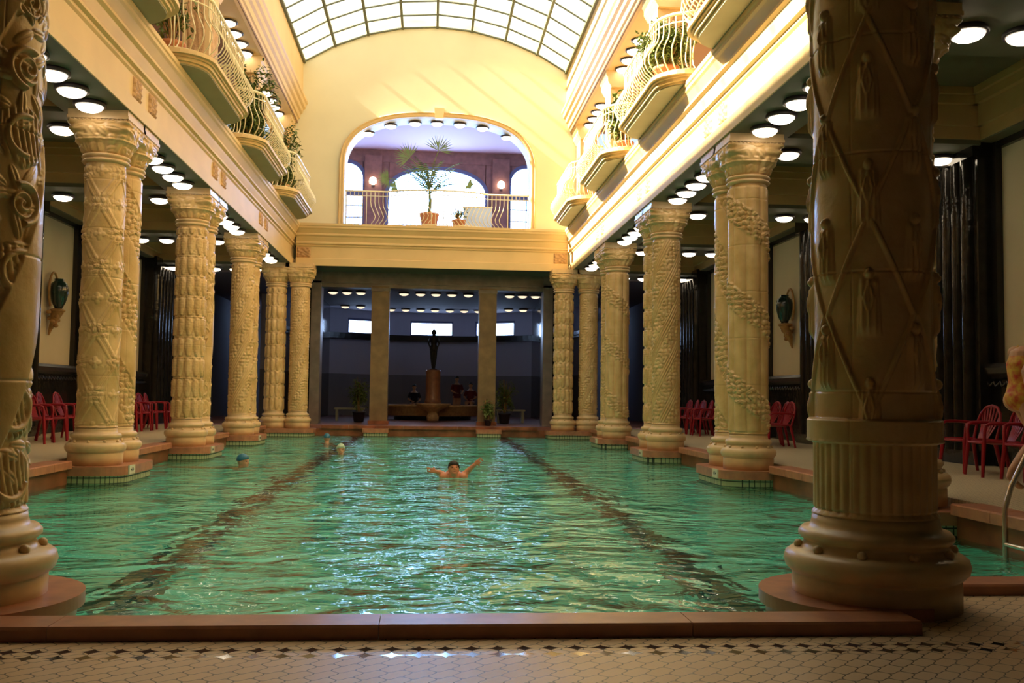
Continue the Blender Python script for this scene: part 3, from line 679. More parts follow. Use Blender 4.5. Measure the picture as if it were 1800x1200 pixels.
# ------------------------------------------------------------------ dome lamps
def make_lamp():
    t = thing('ceiling_lamp', '', 'lamp')
    MB().lathe([(.01, 0), (.185, 0), (.205, -.02), (.205, -.055), (.165, -.06), (.165, -.03)], 28, cap=False).build('rim', m_rim, t)
    MB().lathe([(.168, -.05)]+[(.17*math.cos(a), -.05-.085*math.sin(a)) for a in np.linspace(.02, PI/2-.08, 7)]+[(.001, -.135)], 24, cap=False).build('lamp_shade', m_lamp, t)
    return t
proto = [make_lamp()]; DIM = [c for c in proto[0].children if 'shade' in c.name][0].data.copy(); DIM.materials[0] = m_lampdim; first = [True]
def dim(o):
    for c in o.children:
        if c.name.startswith('lamp_shade'): c.data = DIM
    return o
def lamp(x, y, z, label, group, sc_=1):
    if first[0]: o = proto[0]; o.location = (x, y, z); first[0] = False
    else: o = dup(proto[0], (x, y, z))
    o['label'] = label; o['group'] = group; return o
for s in (-1, 1):
    side = 'left' if s < 0 else 'right'
    for i in range(0, 4):
        for k in range(4):
            y = YC[0]+1.85+i*4.92+k*.63+(.15 if i == 0 else -.05)
            if i == 3: y = YC[3]+2.0+k*.63
            lamp(s*4.5, y, SOF-.001, f'lit dome lamp under the {side} beam, {ORD[k]} of four in the {ORD[i]} bay', f'lamps under the {side} beam')
    for i, y in enumerate(rows):
        for k in range(5):
            lamp(s*(5.28+k*.60), y, SOF-.001, f'lit dome lamp in the {ORD[i]} row across the {side} aisle, {ORD[k]} from the pool', f'lamps across the {side} aisle')
    for i in range(5):
        for k in range(4):
            y = 21.1-4.9*2+4.9*i+k*.64 if i < 4 else None
            if i == 0 or y is None: continue
            lamp(s*4.56, y, 9.30, f'lit dome lamp of the {side} upper gallery, {ORD[k]} of four in the {ORD[i-1]} row', f'lamps of the {side} upper gallery')
for k, x in enumerate((-2.05, -1.37, -.63, .04, .74, 1.44, 2.2)):
    X = (x-ac)/AW; zi = AS+(AT-AS)*(1-abs(X)**2.6)**(1/2.6)
    lamp(x, 29.42, zi-.01, f'dome lamp under the curve of the end arch, {ORD[k]} from the left', 'lamps under the end arch')
for k, px in enumerate((584, 608, 632, 707, 736, 763, 791, 820, 893, 916, 939)):
    x = (px-757)/1700*35.3
    o = lamp(x, 35.3, SOF-.001, f'dome lamp in the nearer row of the dark end room, {ORD[k]} from the left', 'nearer lamp row of the end room'); dim(o)
for k, px in enumerate((610, 636, 686, 711, 737, 762, 788, 813, 838, 888, 913)):
    x = (px-757)/1700*42.2
    o = lamp(x, 41.0 if abs(x) > 3 else 42.0, SOF-.001, f'dome lamp in the farther row of the dark end room, {ORD[k]} from the left', 'farther lamp row of the end room'); dim(o)

# ------------------------------------------------------------------ balconies with bulging railings
def balcony(label, s, yc, Lh=1.80):
    t = thing('balcony', label, 'balcony', (s*3.95, yc, 6.15), PI if s > 0 else 0, 'bulging gallery balconies')
    # local frame: +x towards the hall, y along the gallery
    D_ = .50
    def outl(gr, n=8):
        D2, L2, rc = D_+gr, Lh+gr, .55; out = [(-.3, -L2), (D2-rc, -L2)]
        out += [(D2-rc+rc*math.sin(a), -L2+rc-rc*math.cos(a)) for a in np.linspace(0, PI/2, n)][1:]
        out += [(D2-rc+rc*math.cos(a), L2-rc+rc*math.sin(a)) for a in np.linspace(0, PI/2, n)]
        return out+[(-.3, L2)]
    sl = MB().prism(outl(-.09), .02, .05).prism(outl(-.05), .05, .10).prism(outl(-.02), .10, .13).prism(outl(.03), .13, .19).prism(outl(.0), .19, .21)
    slo = sl.build('slab', m_ent, t)
    MB().prism(outl(-.10), .0, .02).build('soffit', m_under, slo)
    path = outl(-.06, 10)[1:-1]; P = [Vector((x, y, 0)) for x, y in [(0.02, path[0][1])]+path+[(0.02, path[-1][1])]]
    cum = [0]
    for a, b_ in zip(P, P[1:]): cum.append(cum[-1]+(b_-a).length)
    def at(d):
        for k in range(len(P)-1):
            if d <= cum[k+1]+1e-9:
                f_ = (d-cum[k])/(cum[k+1]-cum[k]); p = P[k].lerp(P[k+1], f_); tg = (P[k+1]-P[k]).normalized(); return p, Vector((tg.y, -tg.x, 0))
        return P[-1], Vector((0, 1, 0))
    n = 38; prof = [(0, .21), (.05, .26), (.14, .34), (.19, .44), (.18, .54), (.11, .66), (.03, .77), (.0, .87), (.0, 1.12)]
    for k in range(n+1):
        p, nrm = at(cum[-1]*k/n)
        MB().tube([(p.x+nrm.x*o_, p.y+nrm.y*o_, z) for o_, z in prof], .011, 5, cap=False).build('baluster', m_iron, t, fix=False)
    ends = lambda z, o_: [(q.x+w_.x*o_, q.y+w_.y*o_, z) for q, w_ in (at(cum[-1]*k/60) for k in range(61))]
    MB().tube(ends(1.135, 0), .028, 8).build('top_rail', m_iron, t, fix=False)
    MB().tube(ends(1.0, 0), .012, 6).build('upper_rail', m_iron, t, fix=False)
    MB().tube(ends(.23, 0), .014, 6).build('bottom_rail', m_iron, t, fix=False)
    return t
bl = None
for s in (-1, 1):
    side = 'left' if s < 0 else 'right'
    for i, y in enumerate((11.5, 16.38, 21.15, 26.0)):
        lab = f'rounded balcony with bulging iron railing on the {side} gallery, {ORD[i]} from the camera'
        if bl is None: bl = balcony(lab, s, y)
        else: dup(bl, (s*3.95, y, 6.15), PI if s > 0 else 0, lab)
# end balcony under the arch: shallow bow
t = thing('balcony', 'shallow bowed balcony railing across the arch of the end wall', 'balcony', (.1, 28.9, 6.15))
def bow(x, d=.42, hw=1.5): return -.05-d*max(0, 1-(x/hw)**2)**.75
pts = [(x, bow(x)) for x in np.linspace(-1.55, 1.55, 25)]
MB().prism(pts+[(1.55, .3), (-1.55, .3)], -.06, .0).prism([(x, y-.05) for x, y in pts]+[(1.6, .3), (-1.6, .3)], 0, .07).build('slab', m_ent, t)
xs = list(np.linspace(-2.72, 2.72, 46))
prof = [(0, .07), (.05, .16), (.14, .24), (.17, .34), (.10, .50), (.02, .66), (0, .8), (0, 1.1)]
for x in xs:
    b_ = bow(x) if abs(x) < 1.5 else -.05; k_ = 1 if .2 < abs(x) < 2.0 else 0
    MB().tube([(x-(math.copysign(1, x)*o_*.9 if k_ else 0), b_-(o_*.8 if k_ else 0), z) for o_, z in prof], .012, 5, cap=False).build('baluster', m_iron, t, fix=False)
rl = lambda z: [(x, bow(x) if abs(x) < 1.5 else -.05, z) for x in np.linspace(-2.75, 2.75, 50)]
MB().tube(rl(1.12), .025, 6).build('top_rail', m_iron, t, fix=False); MB().tube(rl(.98), .012, 6).build('upper_rail', m_iron, t, fix=False); MB().tube(rl(.1), .015, 6).build('bottom_rail', m_iron, t, fix=False)

# ------------------------------------------------------------------ plants
def leaf(mb, p, d, l, w_, droop=.3):
    p = Vector(p); d = Vector(d).normalized(); sd_ = d.cross(Vector((0, 0, 1)));
    if sd_.length < .1: sd_ = Vector((1, 0, 0))
    sd_.normalize(); m_ = p+d*l*.5; e_ = p+d*l-Vector((0, 0, droop*l))
    mb.add([p, m_+sd_*w_/2-Vector((0, 0, .1*l)), e_, m_-sd_*w_/2-Vector((0, 0, .1*l)), m_], [(0, 1, 4), (1, 2, 4), (2, 3, 4), (3, 0, 4)])
def shrub(x, y, z, h_, r_, label, n=500, pot=True, lsz=.10, rg=None, group=None, potmat=None, k=1):
    rg = rg or random.Random(int(x*100+y*10)); t = thing('potted_shrub', label, 'plant', (x, y, z), 0, group)
    if pot: MB().lathe([(a*k, b*k) for a, b in [(.10, 0), (.16, .02), (.20, .30), (.22, .31), (.22, .36), (.18, .36), (.17, .30), (.01, .29)]], 20).build('pot', potmat or m_pot, t)
    st_ = MB(); lf = MB()
    for _ in range(12):
        a = rg.random()*2*PI; rr = rg.random()*r_*.7; top_ = (rr*math.cos(a), rr*math.sin(a), h_*(.6+.4*rg.random())); st_.tube([(0, 0, .25*k), (top_[0]*.5, top_[1]*.5, h_*.5), top_], [.02, .014, .006], 5)
    for _ in range(n):
        while True:
            q = Vector((rg.uniform(-1, 1), rg.uniform(-1, 1), rg.uniform(-1, 1)))
            if q.length < 1: break
        q = q*(.75+.35*math.sin(q.x*7+q.z*5)); p = (q.x*r_, q.y*r_, .36*k+(h_-.36*k)*.5+q.z*(h_-.36*k)*.5)
        leaf(lf, p, (rg.uniform(-1, 1), rg.uniform(-1, 1), rg.uniform(-.6, .8)), lsz*rg.uniform(.7, 1.4), lsz*.5)
    st_.build('stems', m_gold, t); lf.build('foliage', m_leaf, t, fix=False); return t
shrub(-4.32, 22.45, 6.17, 2.75, .62, 'leafy green shrub high on the left gallery behind the third balcony', 3400, lsz=.13)
shrub(-4.30, 27.2, 6.17, 2.7, .5, 'leafy green shrub high on the left gallery beside the farthest pier', 2600, lsz=.13)
shrub(-4.25, 15.6, 6.42, 1.3, .42, 'small green plant behind the second left balcony railing', 400)
shrub(3.85, 15.8, 6.42, 1.15, .50, 'bright green shrub filling the second right balcony', 3200, lsz=.09)
shrub(4.0, 16.9, 6.42, 1.0, .42, 'yellow-green shrub in the second right balcony, its farther end', 1500, lsz=.075)
shrub(4.1, 20.6, 6.42, 1.5, .40, 'spiky green plant in the third right balcony', 500, lsz=.22)
def frond(mb, p, d, l, w_, n=14, bend=.7):
    p = Vector(p); d = Vector(d).normalized(); pts_ = []; q = p.copy(); v = d.copy()
    for k in range(n+1):
        pts_.append(q.copy()); q = q+v*l/n; v = (v-Vector((0, 0, bend*k/n/n*2.2))).normalized()
    mb.tube(pts_, [.012*(1-k/(n+1)) + .003 for k in range(n+1)], 4)
    for k in range(2, n+1):
        tg = (pts_[k]-pts_[k-1]).normalized(); sd_ = tg.cross(Vector((0, 0, 1)))
        if sd_.length < .05: sd_ = Vector((1, 0, 0))
        sd_.normalize(); ll = w_*math.sin(PI*(k/(n+1))**.7)+.04
        for s_ in (-1, 1):
            b_ = pts_[k]; e_ = b_+sd_*s_*ll+tg*ll*.5-Vector((0, 0, ll*.35)); mb.add([b_-tg*.02, b_+tg*.02, e_], [(0, 1, 2)])
def fan(mb, c, d, r_, n=15):
    c = Vector(c); d = Vector(d).normalized(); sd_ = d.cross(Vector((0, -1, .2))).normalized()
    for k in range(n):
        a = -1.45+2.9*k/(n-1)+.05*math.sin(k*5); r_ = r_*(1+.12*math.sin(k*3.1)); v = (d*math.cos(a)+sd_*math.sin(a)).normalized(); e_ = c+v*r_; pr = v.cross(Vector((0, -1, .2))).normalized()*.020
        mb.add([c-pr*.3, c+v*r_*.5-pr, e_, c+v*r_*.5+pr], [(0, 1, 2, 3)])
t = thing('potted_palm', 'tall palm in a terracotta pot standing in the middle of the end arch', 'plant', (-.15, 29.25, 6.22))
MB().lathe([(.2, 0), (.22, .02), (.28, .42), (.30, .43), (.30, .5), (.26, .5), (.25, .42), (.01, .41)], 24).build('pot', m_pot, t)
mb = MB(); tk = MB(); tk.tube([(0, 0, .4), (.02, 0, .9), (-.03, 0, 1.5)], [.05, .04, .03], 8)
for (ex, ez, dd, rr) in ((-.62, 2.2, (-1, 0, .75), .52), (.25, 2.45, (.35, 0, 1), .50), (-.1, 1.9, (-.2, 0, -.6), .50), (-1.25, 1.55, (-1, 0, -.1), .36), (1.15, 1.45, (1, 0, -.5), .25), (-1.0, 1.3, (-1, 0, -.3), .3)):
    tk.tube([(-.03, 0, 1.3), (ex*.5, 0, 1.3+(ez-1.3)*.7), (ex, 0, ez)], .012, 5); fan(mb, (ex, -.02, ez), dd, rr)
rg = random.Random(4)
for k in range(26): 
    a = 2*PI*k/26; frond(mb, (0, 0, 1.05+rg.random()*.4), (math.cos(a), math.sin(a)*.6, .6+rg.random()*.5), .9+.35*rg.random(), .13)
tk.build('stems', m_leaf, t); mb.build('fronds', m_leaf2, t, fix=False)
shrub(.75, 29.3, 6.2, .75, .28, 'small bushy plant beside the palm pot in the end arch', 200)
# glass screen to the right of the palm
t = thing('glass_screen', 'pale blue glass screen standing at the right behind the end railing', 'screen', (1.35, 29.9, 6.17))
MB().box(-.45, .45, 0, .02, .05, .9).build('screen_panel', M('pale_blue_glass', (.55, .68, .9), .1), t); MB().box(-.47, .47, -.02, .04, .9, .94).box(-.47, .47, -.02, .04, 0, .05).build('screen_frame', m_iron, t)

# ------------------------------------------------------------------ wall ornaments: vase with ring on a bracket
for s in (-1, 1):
    side = 'left' if s < 0 else 'right'
    t = thing('wall_vase', f'dark green vase with a ring handle on an ochre bracket on the {side} aisle wall', 'ornament', (s*WX, 21.35, 2.43), 0 if s < 0 else PI, 'wall vases')
    MB().lathe([(.05, .0), (.07, .02), (.14, .16), (.185, .34), (.19, .46), (.16, .56), (.09, .62), (.10, .66), (.01, .66)], 28, (.22, 0, .50)).build('vase', m_vase, t)
    MB().tube([(.10, .02+.24*math.sin(a), .90+.40*math.cos(a)) for a in np.linspace(-2.5, 2.5, 28)], .025, 8).build('ring', m_gold, t, fix=False)
    bk_ = MB().tube([(.04, 0, -.05), (.07, 0, .08), (.11, .03, .2), (.16, 0, .34), (.2, 0, .48)], [.015, .04, .07, .10, .14], 12)
    for k in range(9):
        a = k*2.4; z_ = .16+.04*k; rr = .06+.014*k; bk_.ball((.14+rr*.7*math.cos(a), rr*1.2*math.sin(a), z_), (.055, .05, .045), 6)
    bk_.ball((.2, 0, .48), (.17, .16, .05), 8); bk_.build('bracket', m_gold, t)

# ------------------------------------------------------------------ red plastic chairs
def make_chair():
    t = thing('plastic_chair', '', 'chair')        # faces +x
    v = []; n = 10
    mb = MB(); vs = []
    for i in range(n+1):
        for j in range(n+1):
            x = -.20+.42*i/n; y = (-.21+.42*j/n)*(1+.08*i/n); vs.append((x, y, .42+.025*(i/n)-.03*math.exp(-((x)/.16)**2-(y/.15)**2)-(.03 if i == n else 0)))
    m_ = len(vs); fs = [(i*(n+1)+j, (i+1)*(n+1)+j, (i+1)*(n+1)+j+1, i*(n+1)+j+1) for i in range(n) for j in range(n)]
    vs2 = [(x, y, z-.018) for x, y, z in vs]; mb.add(vs+vs2, fs+[tuple(k+m_ for k in f_[::-1]) for f_ in fs], True)
    mb.tube([(-.2, -.21, .425), (.215, -.225, .43), (.225, -.19, .415), (.225, .19, .415), (.215, .225, .43), (-.2, .21, .425)], .016, 6); mb.build('seat', m_chair, t)
    bk_ = MB(); arc = [(-.235, -.225, .42), (-.29, -.235, .62), (-.325, -.19, .76), (-.345, -.11, .84), (-.352, 0, .865), (-.345, .11, .84), (-.325, .19, .76), (-.29, .235, .62), (-.235, .225, .42)]
    bk_.tube(arc, .019, 8)
    for k in range(7):
        y0 = (-3+k)*.028; y1 = (-3+k)*.062; z1 = .845-.008*(k-3)**2
        a = Vector((-.20, y0, .43)); b_ = Vector((-.335, y1, z1))
        pts_ = [a.lerp(b_, q)+Vector((-.02*math.sin(PI*q), 0, 0)) for q in np.linspace(0, 1, 6)]
        for (p, q) in zip(pts_, pts_[1:]): bk_.add([(p.x, p.y-.014, p.z), (p.x, p.y+.014, p.z), (q.x, q.y+.016, q.z), (q.x, q.y-.016, q.z), (p.x-.008, p.y-.014, p.z), (p.x-.008, p.y+.014, p.z), (q.x-.008, q.y+.016, q.z), (q.x-.008, q.y-.016, q.z)], [(0,1,2,3),(7,6,5,4),(0,3,7,4),(1,5,6,2)])
    bk_.build('backrest', m_chair, t)
    for sy in (-1, 1):
        MB().tube([(-.285, sy*.235, .62), (-.18, sy*.262, .645), (0, sy*.272, .655), (.15, sy*.268, .65), (.205, sy*.26, .625), (.215, sy*.25, .55), (.215, sy*.232, .42)], .021, 8).build('armrest', m_chair, t)
        MB().tube([(.215, sy*.225, .43), (.235, sy*.245, .2), (.25, sy*.26, 0)], [.028, .024, .02], 8).build('leg', m_chair, t)
        MB().tube([(-.215, sy*.215, .43), (-.26, sy*.235, .2), (-.30, sy*.25, 0)], [.028, .024, .02], 8).build('leg', m_chair, t)
    return t
ch = make_chair(); fc = True
rows_ch = [(1, [(6.92, 11.45, -8), (7.0, 12.15, 5), (6.98, 10.75, -4), (7.0, 10.05, 6)], 'the row beside the walking person'),
           (1, [(6.6, 18.2, 5), (6.75, 18.86, -5), (6.8, 19.5, 6), (6.8, 20.15, 0)], 'the right row just beyond the nearest pair'),
           (1, [(6.75, 23.4+.66*k, (-1)**k*5) for k in range(5)], 'the far right aisle row'),
           (-1, [(-6.75, 17.2, 4), (-6.8, 17.85, -6), (-6.85, 18.5, 5), (-6.8, 19.15, 0)], 'the left row before the nearest pair'),
           (-1, [(-6.8, 22.5+.62*k, (-1)**k*6) for k in range(5)], 'the left row beyond the nearest pair')]
for s, L_, where in rows_ch:
    for k, (x, y, dr) in enumerate(L_):
        rz = (PI if s > 0 else 0)+math.radians(dr)
        lab = f'dark red plastic armchair, {ORD[k]} in {where}'
        if k == 3 and y == 10.05: pass
        if fc: o = ch; o.location = (x, y, DECK); o.rotation_euler = (0, 0, rz); fc = False
        else: o = dup(ch, (x, y, DECK), rz)
        o['label'] = lab; o['group'] = 'red plastic chairs in ' + where

# ------------------------------------------------------------------ steel pool ladder at the right
t = thing('pool_ladder', 'bent steel pool ladder rail at the right edge', 'ladder', (4.5, 7.15, 0))
for k, dy in enumerate((0, .5)):
    MB().tube([(-.11, -dy, -.9), (-.11, -dy, .02), (-.11, -dy, .38), (-.06, -dy, .55), (.06, -dy, .78), (.16, -dy, .96), (.28, -dy, 1.04), (.42, -dy, 1.0), (.48, -dy, .9), (.5, -dy, .3)], .021, 12).build('rail', m_steel, t, fix=False)
for z in (.12, -.15, -.45): MB().tube([(-.11, 0, z), (-.11, -.5, z)], .018, 10).build('rung', m_steel, t, fix=False)

# ------------------------------------------------------------------ people
def fused(mb, name, mat, parent=None, voxel=.012, smooth=3):
    o = mb.build(name, mat, parent); r_ = o.modifiers.new('fuse', 'REMESH'); r_.mode = 'VOXEL'; r_.voxel_size = voxel; r_.use_smooth_shade = True
    s_ = o.modifiers.new('soften', 'SMOOTH'); s_.factor = .5; s_.iterations = smooth; return o
def head(mb, c, yaw=0, pitch=0, k=1.0):
    """head centred at c facing -y before yaw; nose, brow, cheeks, chin, ears"""
    h_ = MB()
    h_.ball((0, .01, .02), (.075, .095, .10), 14).ball((0, -.035, -.05), (.052, .055, .07), 10).ball((0, -.075, -.085), (.026, .022, .02), 8)
    h_.tube([(0, -.083, .02), (0, -.103, -.012), (0, -.108, -.022)], [.009, .014, .012], 8).ball((0, -.078, .028), (.048, .014, .012), 8)
    for s_ in (-1, 1):
        h_.ball((s_*.075, .01, -.005), (.010, .022, .032), 8).ball((s_*.032, -.066, -.03), (.022, .02, .02), 8).ball((s_*.012, -.106, -.024), (.008, .008, .007), 6)
    h_.ball((0, -.084, -.052), (.022, .009, .006), 6).ball((0, -.083, -.063), (.020, .010, .006), 6)
    h_.tube([(0, .02, -.05), (0, .03, -.16)], [.055, .06], 12)
    cp, sp_, cy_, sy_ = math.cos(pitch), math.sin(pitch), math.cos(yaw), math.sin(yaw)
    def tf(p):
        x, y, z = (q*k for q in p); y, z = y*cp+z*sp_, -y*sp_+z*cp; return (c[0]+x*cy_-y*sy_, c[1]+x*sy_+y*cy_, c[2]+z)
    h_.xf(tf); mb.add(h_.v, h_.f, True); return tf
def face_marks(tf, parent, eyes=(.03, .015, .01)):
    m_e = M('dark_eye', (.02, .012, .01), .3); m_l = M('lips', (.42, .10, .08), .5)
    e_ = MB()
    for s_ in (-1, 1): e_.ball((s_*.031, -.081, .008), (.013, .007, .006), 8)
    e_.xf(tf).build('eyes', m_e, parent, fix=False); MB().ball((0, -.0905, -.058), (.02, .005, .005), 8).xf(tf).build('lips', m_l, parent, fix=False)
def cap(tf, parent, mat, name='swim_cap', low=.012):
    c_ = MB(); n = 14; m2 = 28
    vs = [(.083*math.sin(a)*math.cos(b_), .013+.104*math.sin(a)*math.sin(b_), .024+.108*math.cos(a)+(.03*max(0, -math.sin(b_))*(a/(PI/2)) if a > 1 else 0)) for a in np.linspace(.02, PI*.52, n) for b_ in np.linspace(0, 2*PI, m2, endpoint=False)]
    c_.add(vs, [(i*m2+j, (i+1)*m2+j, (i+1)*m2+(j+1) % m2, i*m2+(j+1) % m2) for i in range(n-1) for j in range(m2)], True)
    o = c_.xf(tf).build(name, mat, parent, fix=False); so = o.modifiers.new('thick', 'SOLIDIFY'); so.thickness = .004; so.offset = 1; return o
def hand(mb, wrist, d, up, k=1, spread=.25):
    """palm, four unequal bent fingers and a thumb leaving the side of the palm"""
    wv, d, up = Vector(wrist), Vector(d).normalized(), Vector(up).normalized(); sd_ = d.cross(up).normalized(); up = sd_.cross(d)
    pc = wv+d*.05*k
    for q in (-.028, -.010, .010, .028): mb.tube([wv+sd_*q*.6*k, pc+sd_*q*k, wv+d*.085*k+sd_*q*1.1*k], [.014*k, .015*k, .011*k], 8)
    for i_, (q, l_) in enumerate(((-.031, .062), (-.011, .075), (.011, .08), (.031, .072))):
        b_ = wv+d*.085*k+sd_*q*k; dd = (d+sd_*q*spread*8).normalized(); m_ = b_+dd*l_*.5*k; e_ = b_+dd*l_*k-up*.018*k
        mb.tube([b_, m_, e_], [.009*k, .0085*k, .0065*k], 8)
    b_ = wv+d*.025*k+sd_*.03*k; mb.tube([b_, b_+(sd_*.8+d*.6)*.035*k, b_+(sd_*.8+d)*.06*k-up*.01*k], [.012*k, .010*k, .008*k], 8)
m_blue = M('blue_swim_cap', (.03, .16, .26), .35); m_pale = M('pale_green_swim_cap', (.42, .55, .40), .35)
m_suit = M('yellow_red_swimsuit', (.72, .50, .06), .6, vscale=16, col2=(.55, .06, .03)); m_red_skin = m_skin
m_cloth = M('dark_red_clothes', (.13, .012, .018), .8); m_hair = M('dark_hair', (.02, .014, .01), .6)

def swimmer(label, x, y, yaw, pitch, hz, capmat, capname='swim_cap'):
    t = thing('person', label, 'person', (x, y, 0)); b_ = MB()
    tf = head(b_, (0, 0, hz), yaw, pitch)
    c_, s_ = math.cos(yaw), math.sin(yaw); rot = lambda p: (p[0]*c_-p[1]*s_, p[0]*s_+p[1]*c_, p[2])
    P_ = lambda *q: rot(q)
    b_.tube([P_(0, .03, hz-.12), P_(0, .08, hz-.22), P_(0, .3, hz-.34), P_(0, .7, hz-.45), P_(0, .95, hz-.5)], [.06, .13, .16, .14, .15], 14)
    for q in (-1, 1):
        b_.tube([P_(q*.08, .06, hz-.20), P_(q*.19, .06, hz-.25), P_(q*.30, -.12, hz-.36), P_(q*.22, -.42, hz-.34)], [.06, .058, .045, .03], 10)
        hand(b_, P_(q*.22, -.42, hz-.34), P_(0, -1, 0), (0, 0, 1)); b_.tube([P_(q*.09, .95, hz-.5), P_(q*.12, 1.35, hz-.6), P_(q*.1, 1.75, hz-.5)], [.085, .06, .04], 10)
    fused(b_, 'body', m_skin, t, .014); face_marks(tf, t); cap(tf, t, capmat, capname); return t
swimmer('swimmer in a dark blue cap, head turned right, left of the pool middle', -3.05, 16.2, math.radians(68), 0, .085, m_blue)
swimmer('swimmer in a pale greenish cap facing the camera', -1.80, 19.8, math.radians(8), 0, .085, m_pale)
swimmer('farthest swimmer in a blue cap near the far left corner', -2.58, 24.6, math.radians(190), 0, .10, m_blue)
# swimmer throwing both arms out
t = thing('person', 'swimmer in mid pool with flushed face and both arms flung out of the water', 'person', (.34, 14.4, 0)); b_ = MB()
tf = head(b_, (0, 0, .12), math.radians(5), math.radians(20))
b_.tube([(0, .03, .02), (0, .10, .0), (0, .3, -.04), (0, .65, -.12), (0, .95, -.2)], [.07, .13, .15, .14, .15], 14)
for q in (-1, 1): b_.ball((q*.13, .05, .0), (.09, .09, .075), 8)
for q, ez in ((-1, .08), (1, .19)):
    ex = .26 if q < 0 else .31
    wv = (q*ex, .02, ez); b_.tube([(q*.14, .06, .02), (q*.21, .06, .05+ez*.2), wv], [.055, .045, .030], 10); hand(b_, wv, (q*.8, 0, .6 if q > 0 else .2), (0, -1, .1), .95)
    b_.tube([(q*.09, .95, -.2), (q*.2, 1.35, -.3), (q*.15, 1.75, -.35)], [.085, .06, .04], 10)
fused(b_, 'body', M('flushed_skin', (.68, .26, .14), .5), t, .013); face_marks(tf, t); cap(tf, t, m_hair, 'hair')

# walking person at the right edge, cropped by the frame
PXc = (5.86, 9.15)
t = thing('person', 'person in a yellow and red patterned swimsuit walking right, cut off by the right edge', 'person', (PXc[0], PXc[1], DECK)); b_ = MB()
b_.tube([(0, 0, 1.0), (.0, 0, 1.12), (.0, 0, 1.28), (.02, 0, 1.40), (.03, 0, 1.46)], [.165, .14, .16, .15, .07], 18)
b_.ball((0, .0, .95), (.17, .16, .14), 12).ball((-.03, .09, .93), (.14, .10, .12), 10)
for y_ in (-.19, .19): b_.ball((.02, y_, 1.41), (.075, .07, .07), 8)
tf = head(b_, (.20, 0, 1.63), math.radians(90), 0)
b_.tube([(.03, 0, 1.42), (.16, 0, 1.54)], [.06, .052], 12)
# rear leg lifted behind, front leg planted
b_.tube([(-.02, -.09, .93), (.02, -.10, .72), (.03, -.10, .53), (-.10, -.10, .38), (-.22, -.10, .24)], [.115, .095, .07, .06, .04], 12)
b_.tube([(-.22, -.10, .24), (-.24, -.10, .19), (-.20, -.10, .14), (-.14, -.10, .09), (-.10, -.10, .08)], [.038, .036, .032, .03, .018], 10)
b_.tube([(.02, .09, .93), (.14, .09, .70), (.22, .09, .50), (.26, .09, .28), (.27, .09, .09)], [.115, .095, .068, .06, .038], 12)
b_.tube([(.25, .09, .04), (.33, .09, .045), (.42, .09, .025)], [.036, .036, .022], 10)
b_.tube([(-.01, -.20, 1.40), (-.15, -.26, 1.2), (-.14, -.27, 1.10), (.0, -.27, .92)], [.06, .052, .046, .03], 10); hand(b_, (.0, -.27, .92), (.5, 0, -.85), (0, -1, 0))
b_.tube([(.02, .20, 1.41), (.08, .27, 1.18), (.18, .26, .98)], [.06, .05, .032], 10); hand(b_, (.18, .26, .98), (.6, 0, -.8), (0, 1, 0))
fused(b_, 'body', m_skin, t, .010)
su = MB().tube([(0, 0, .90), (0, 0, 1.0), (0, 0, 1.12), (0, 0, 1.28), (.02, 0, 1.36)], [.165, .178, .152, .172, .155], 18).ball((-.03, .0, .95), (.165, .18, .13), 12)
for y_ in (-.10, .10): su.tube([(-.07, y_, 1.36), (.0, y_*1.1, 1.47), (.09, y_, 1.36)], .02, 8)
fused(su, 'swimsuit', m_suit, t, .012); face_marks(tf, t); cap(tf, t, m_hair, 'hair')

# ------------------------------------------------------------------ dark end room with curved clerestory wall
struct(MB().box(-3.7, -3.40, 29.9, 30.5, .3, 5.0).box(3.45, 3.75, 29.9, 30.5, .3, 5.0).box(-3.7, 3.75, 29.95, 30.45, 4.50, 5.0).box(-3.7, 3.7, 29.9, 30.5, 4.62, 4.68).build('wall_end_lintel', m_greymarble), 'grey marble lintel and jambs of the opening to the end room', 'wall')
for x, l_ in ((-1.60, 'left'), (1.72, 'right')):
    t = thing('square_pillar', f'square brown marble pillar in the end opening, the {l_} one', 'pillar', (x, 30.2, DECK), 0, 'square pillars of the end opening')
    MB().box(-.27, .27, -.27, .27, .12, 4.25).build('shaft', M('brown_marble_'+l_, (.24, .15, .07), .4, var=.35, vscale=3), t)
    MB().box(-.31, .31, -.31, .31, 0, .12).build('base', m_red2, t); MB().box(-.29, .29, -.29, .29, 4.1, 4.2).build('collar', m_greymarble, t)
    pedestal(x-.35, x+.35, 28.55, 28.84, f'small tiled pedestal at the pool edge below the {l_} square pillar', .06)
for s in (-1, 1):
    side = 'left' if s < 0 else 'right'
    struct(MB().box(s*3.75, s*4.4, 31.5, 33.5, .3, 4.95).box(s*4.3, s*4.6, 38, 41.4, .3, 4.95).build('wall_end_pier_'+side, m_dark), f'dark glazed wall blocks at the {side} of the end room', 'wall')
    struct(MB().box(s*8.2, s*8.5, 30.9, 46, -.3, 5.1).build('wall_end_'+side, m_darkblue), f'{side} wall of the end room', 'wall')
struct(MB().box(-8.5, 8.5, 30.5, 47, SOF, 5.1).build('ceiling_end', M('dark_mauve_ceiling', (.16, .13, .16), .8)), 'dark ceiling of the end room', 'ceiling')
RA, CYA = 6.2, 38.0; WINA = [(-58, 7.5), (-27.5, 9), (0, 9), (27.5, 9), (58, 7.5)]
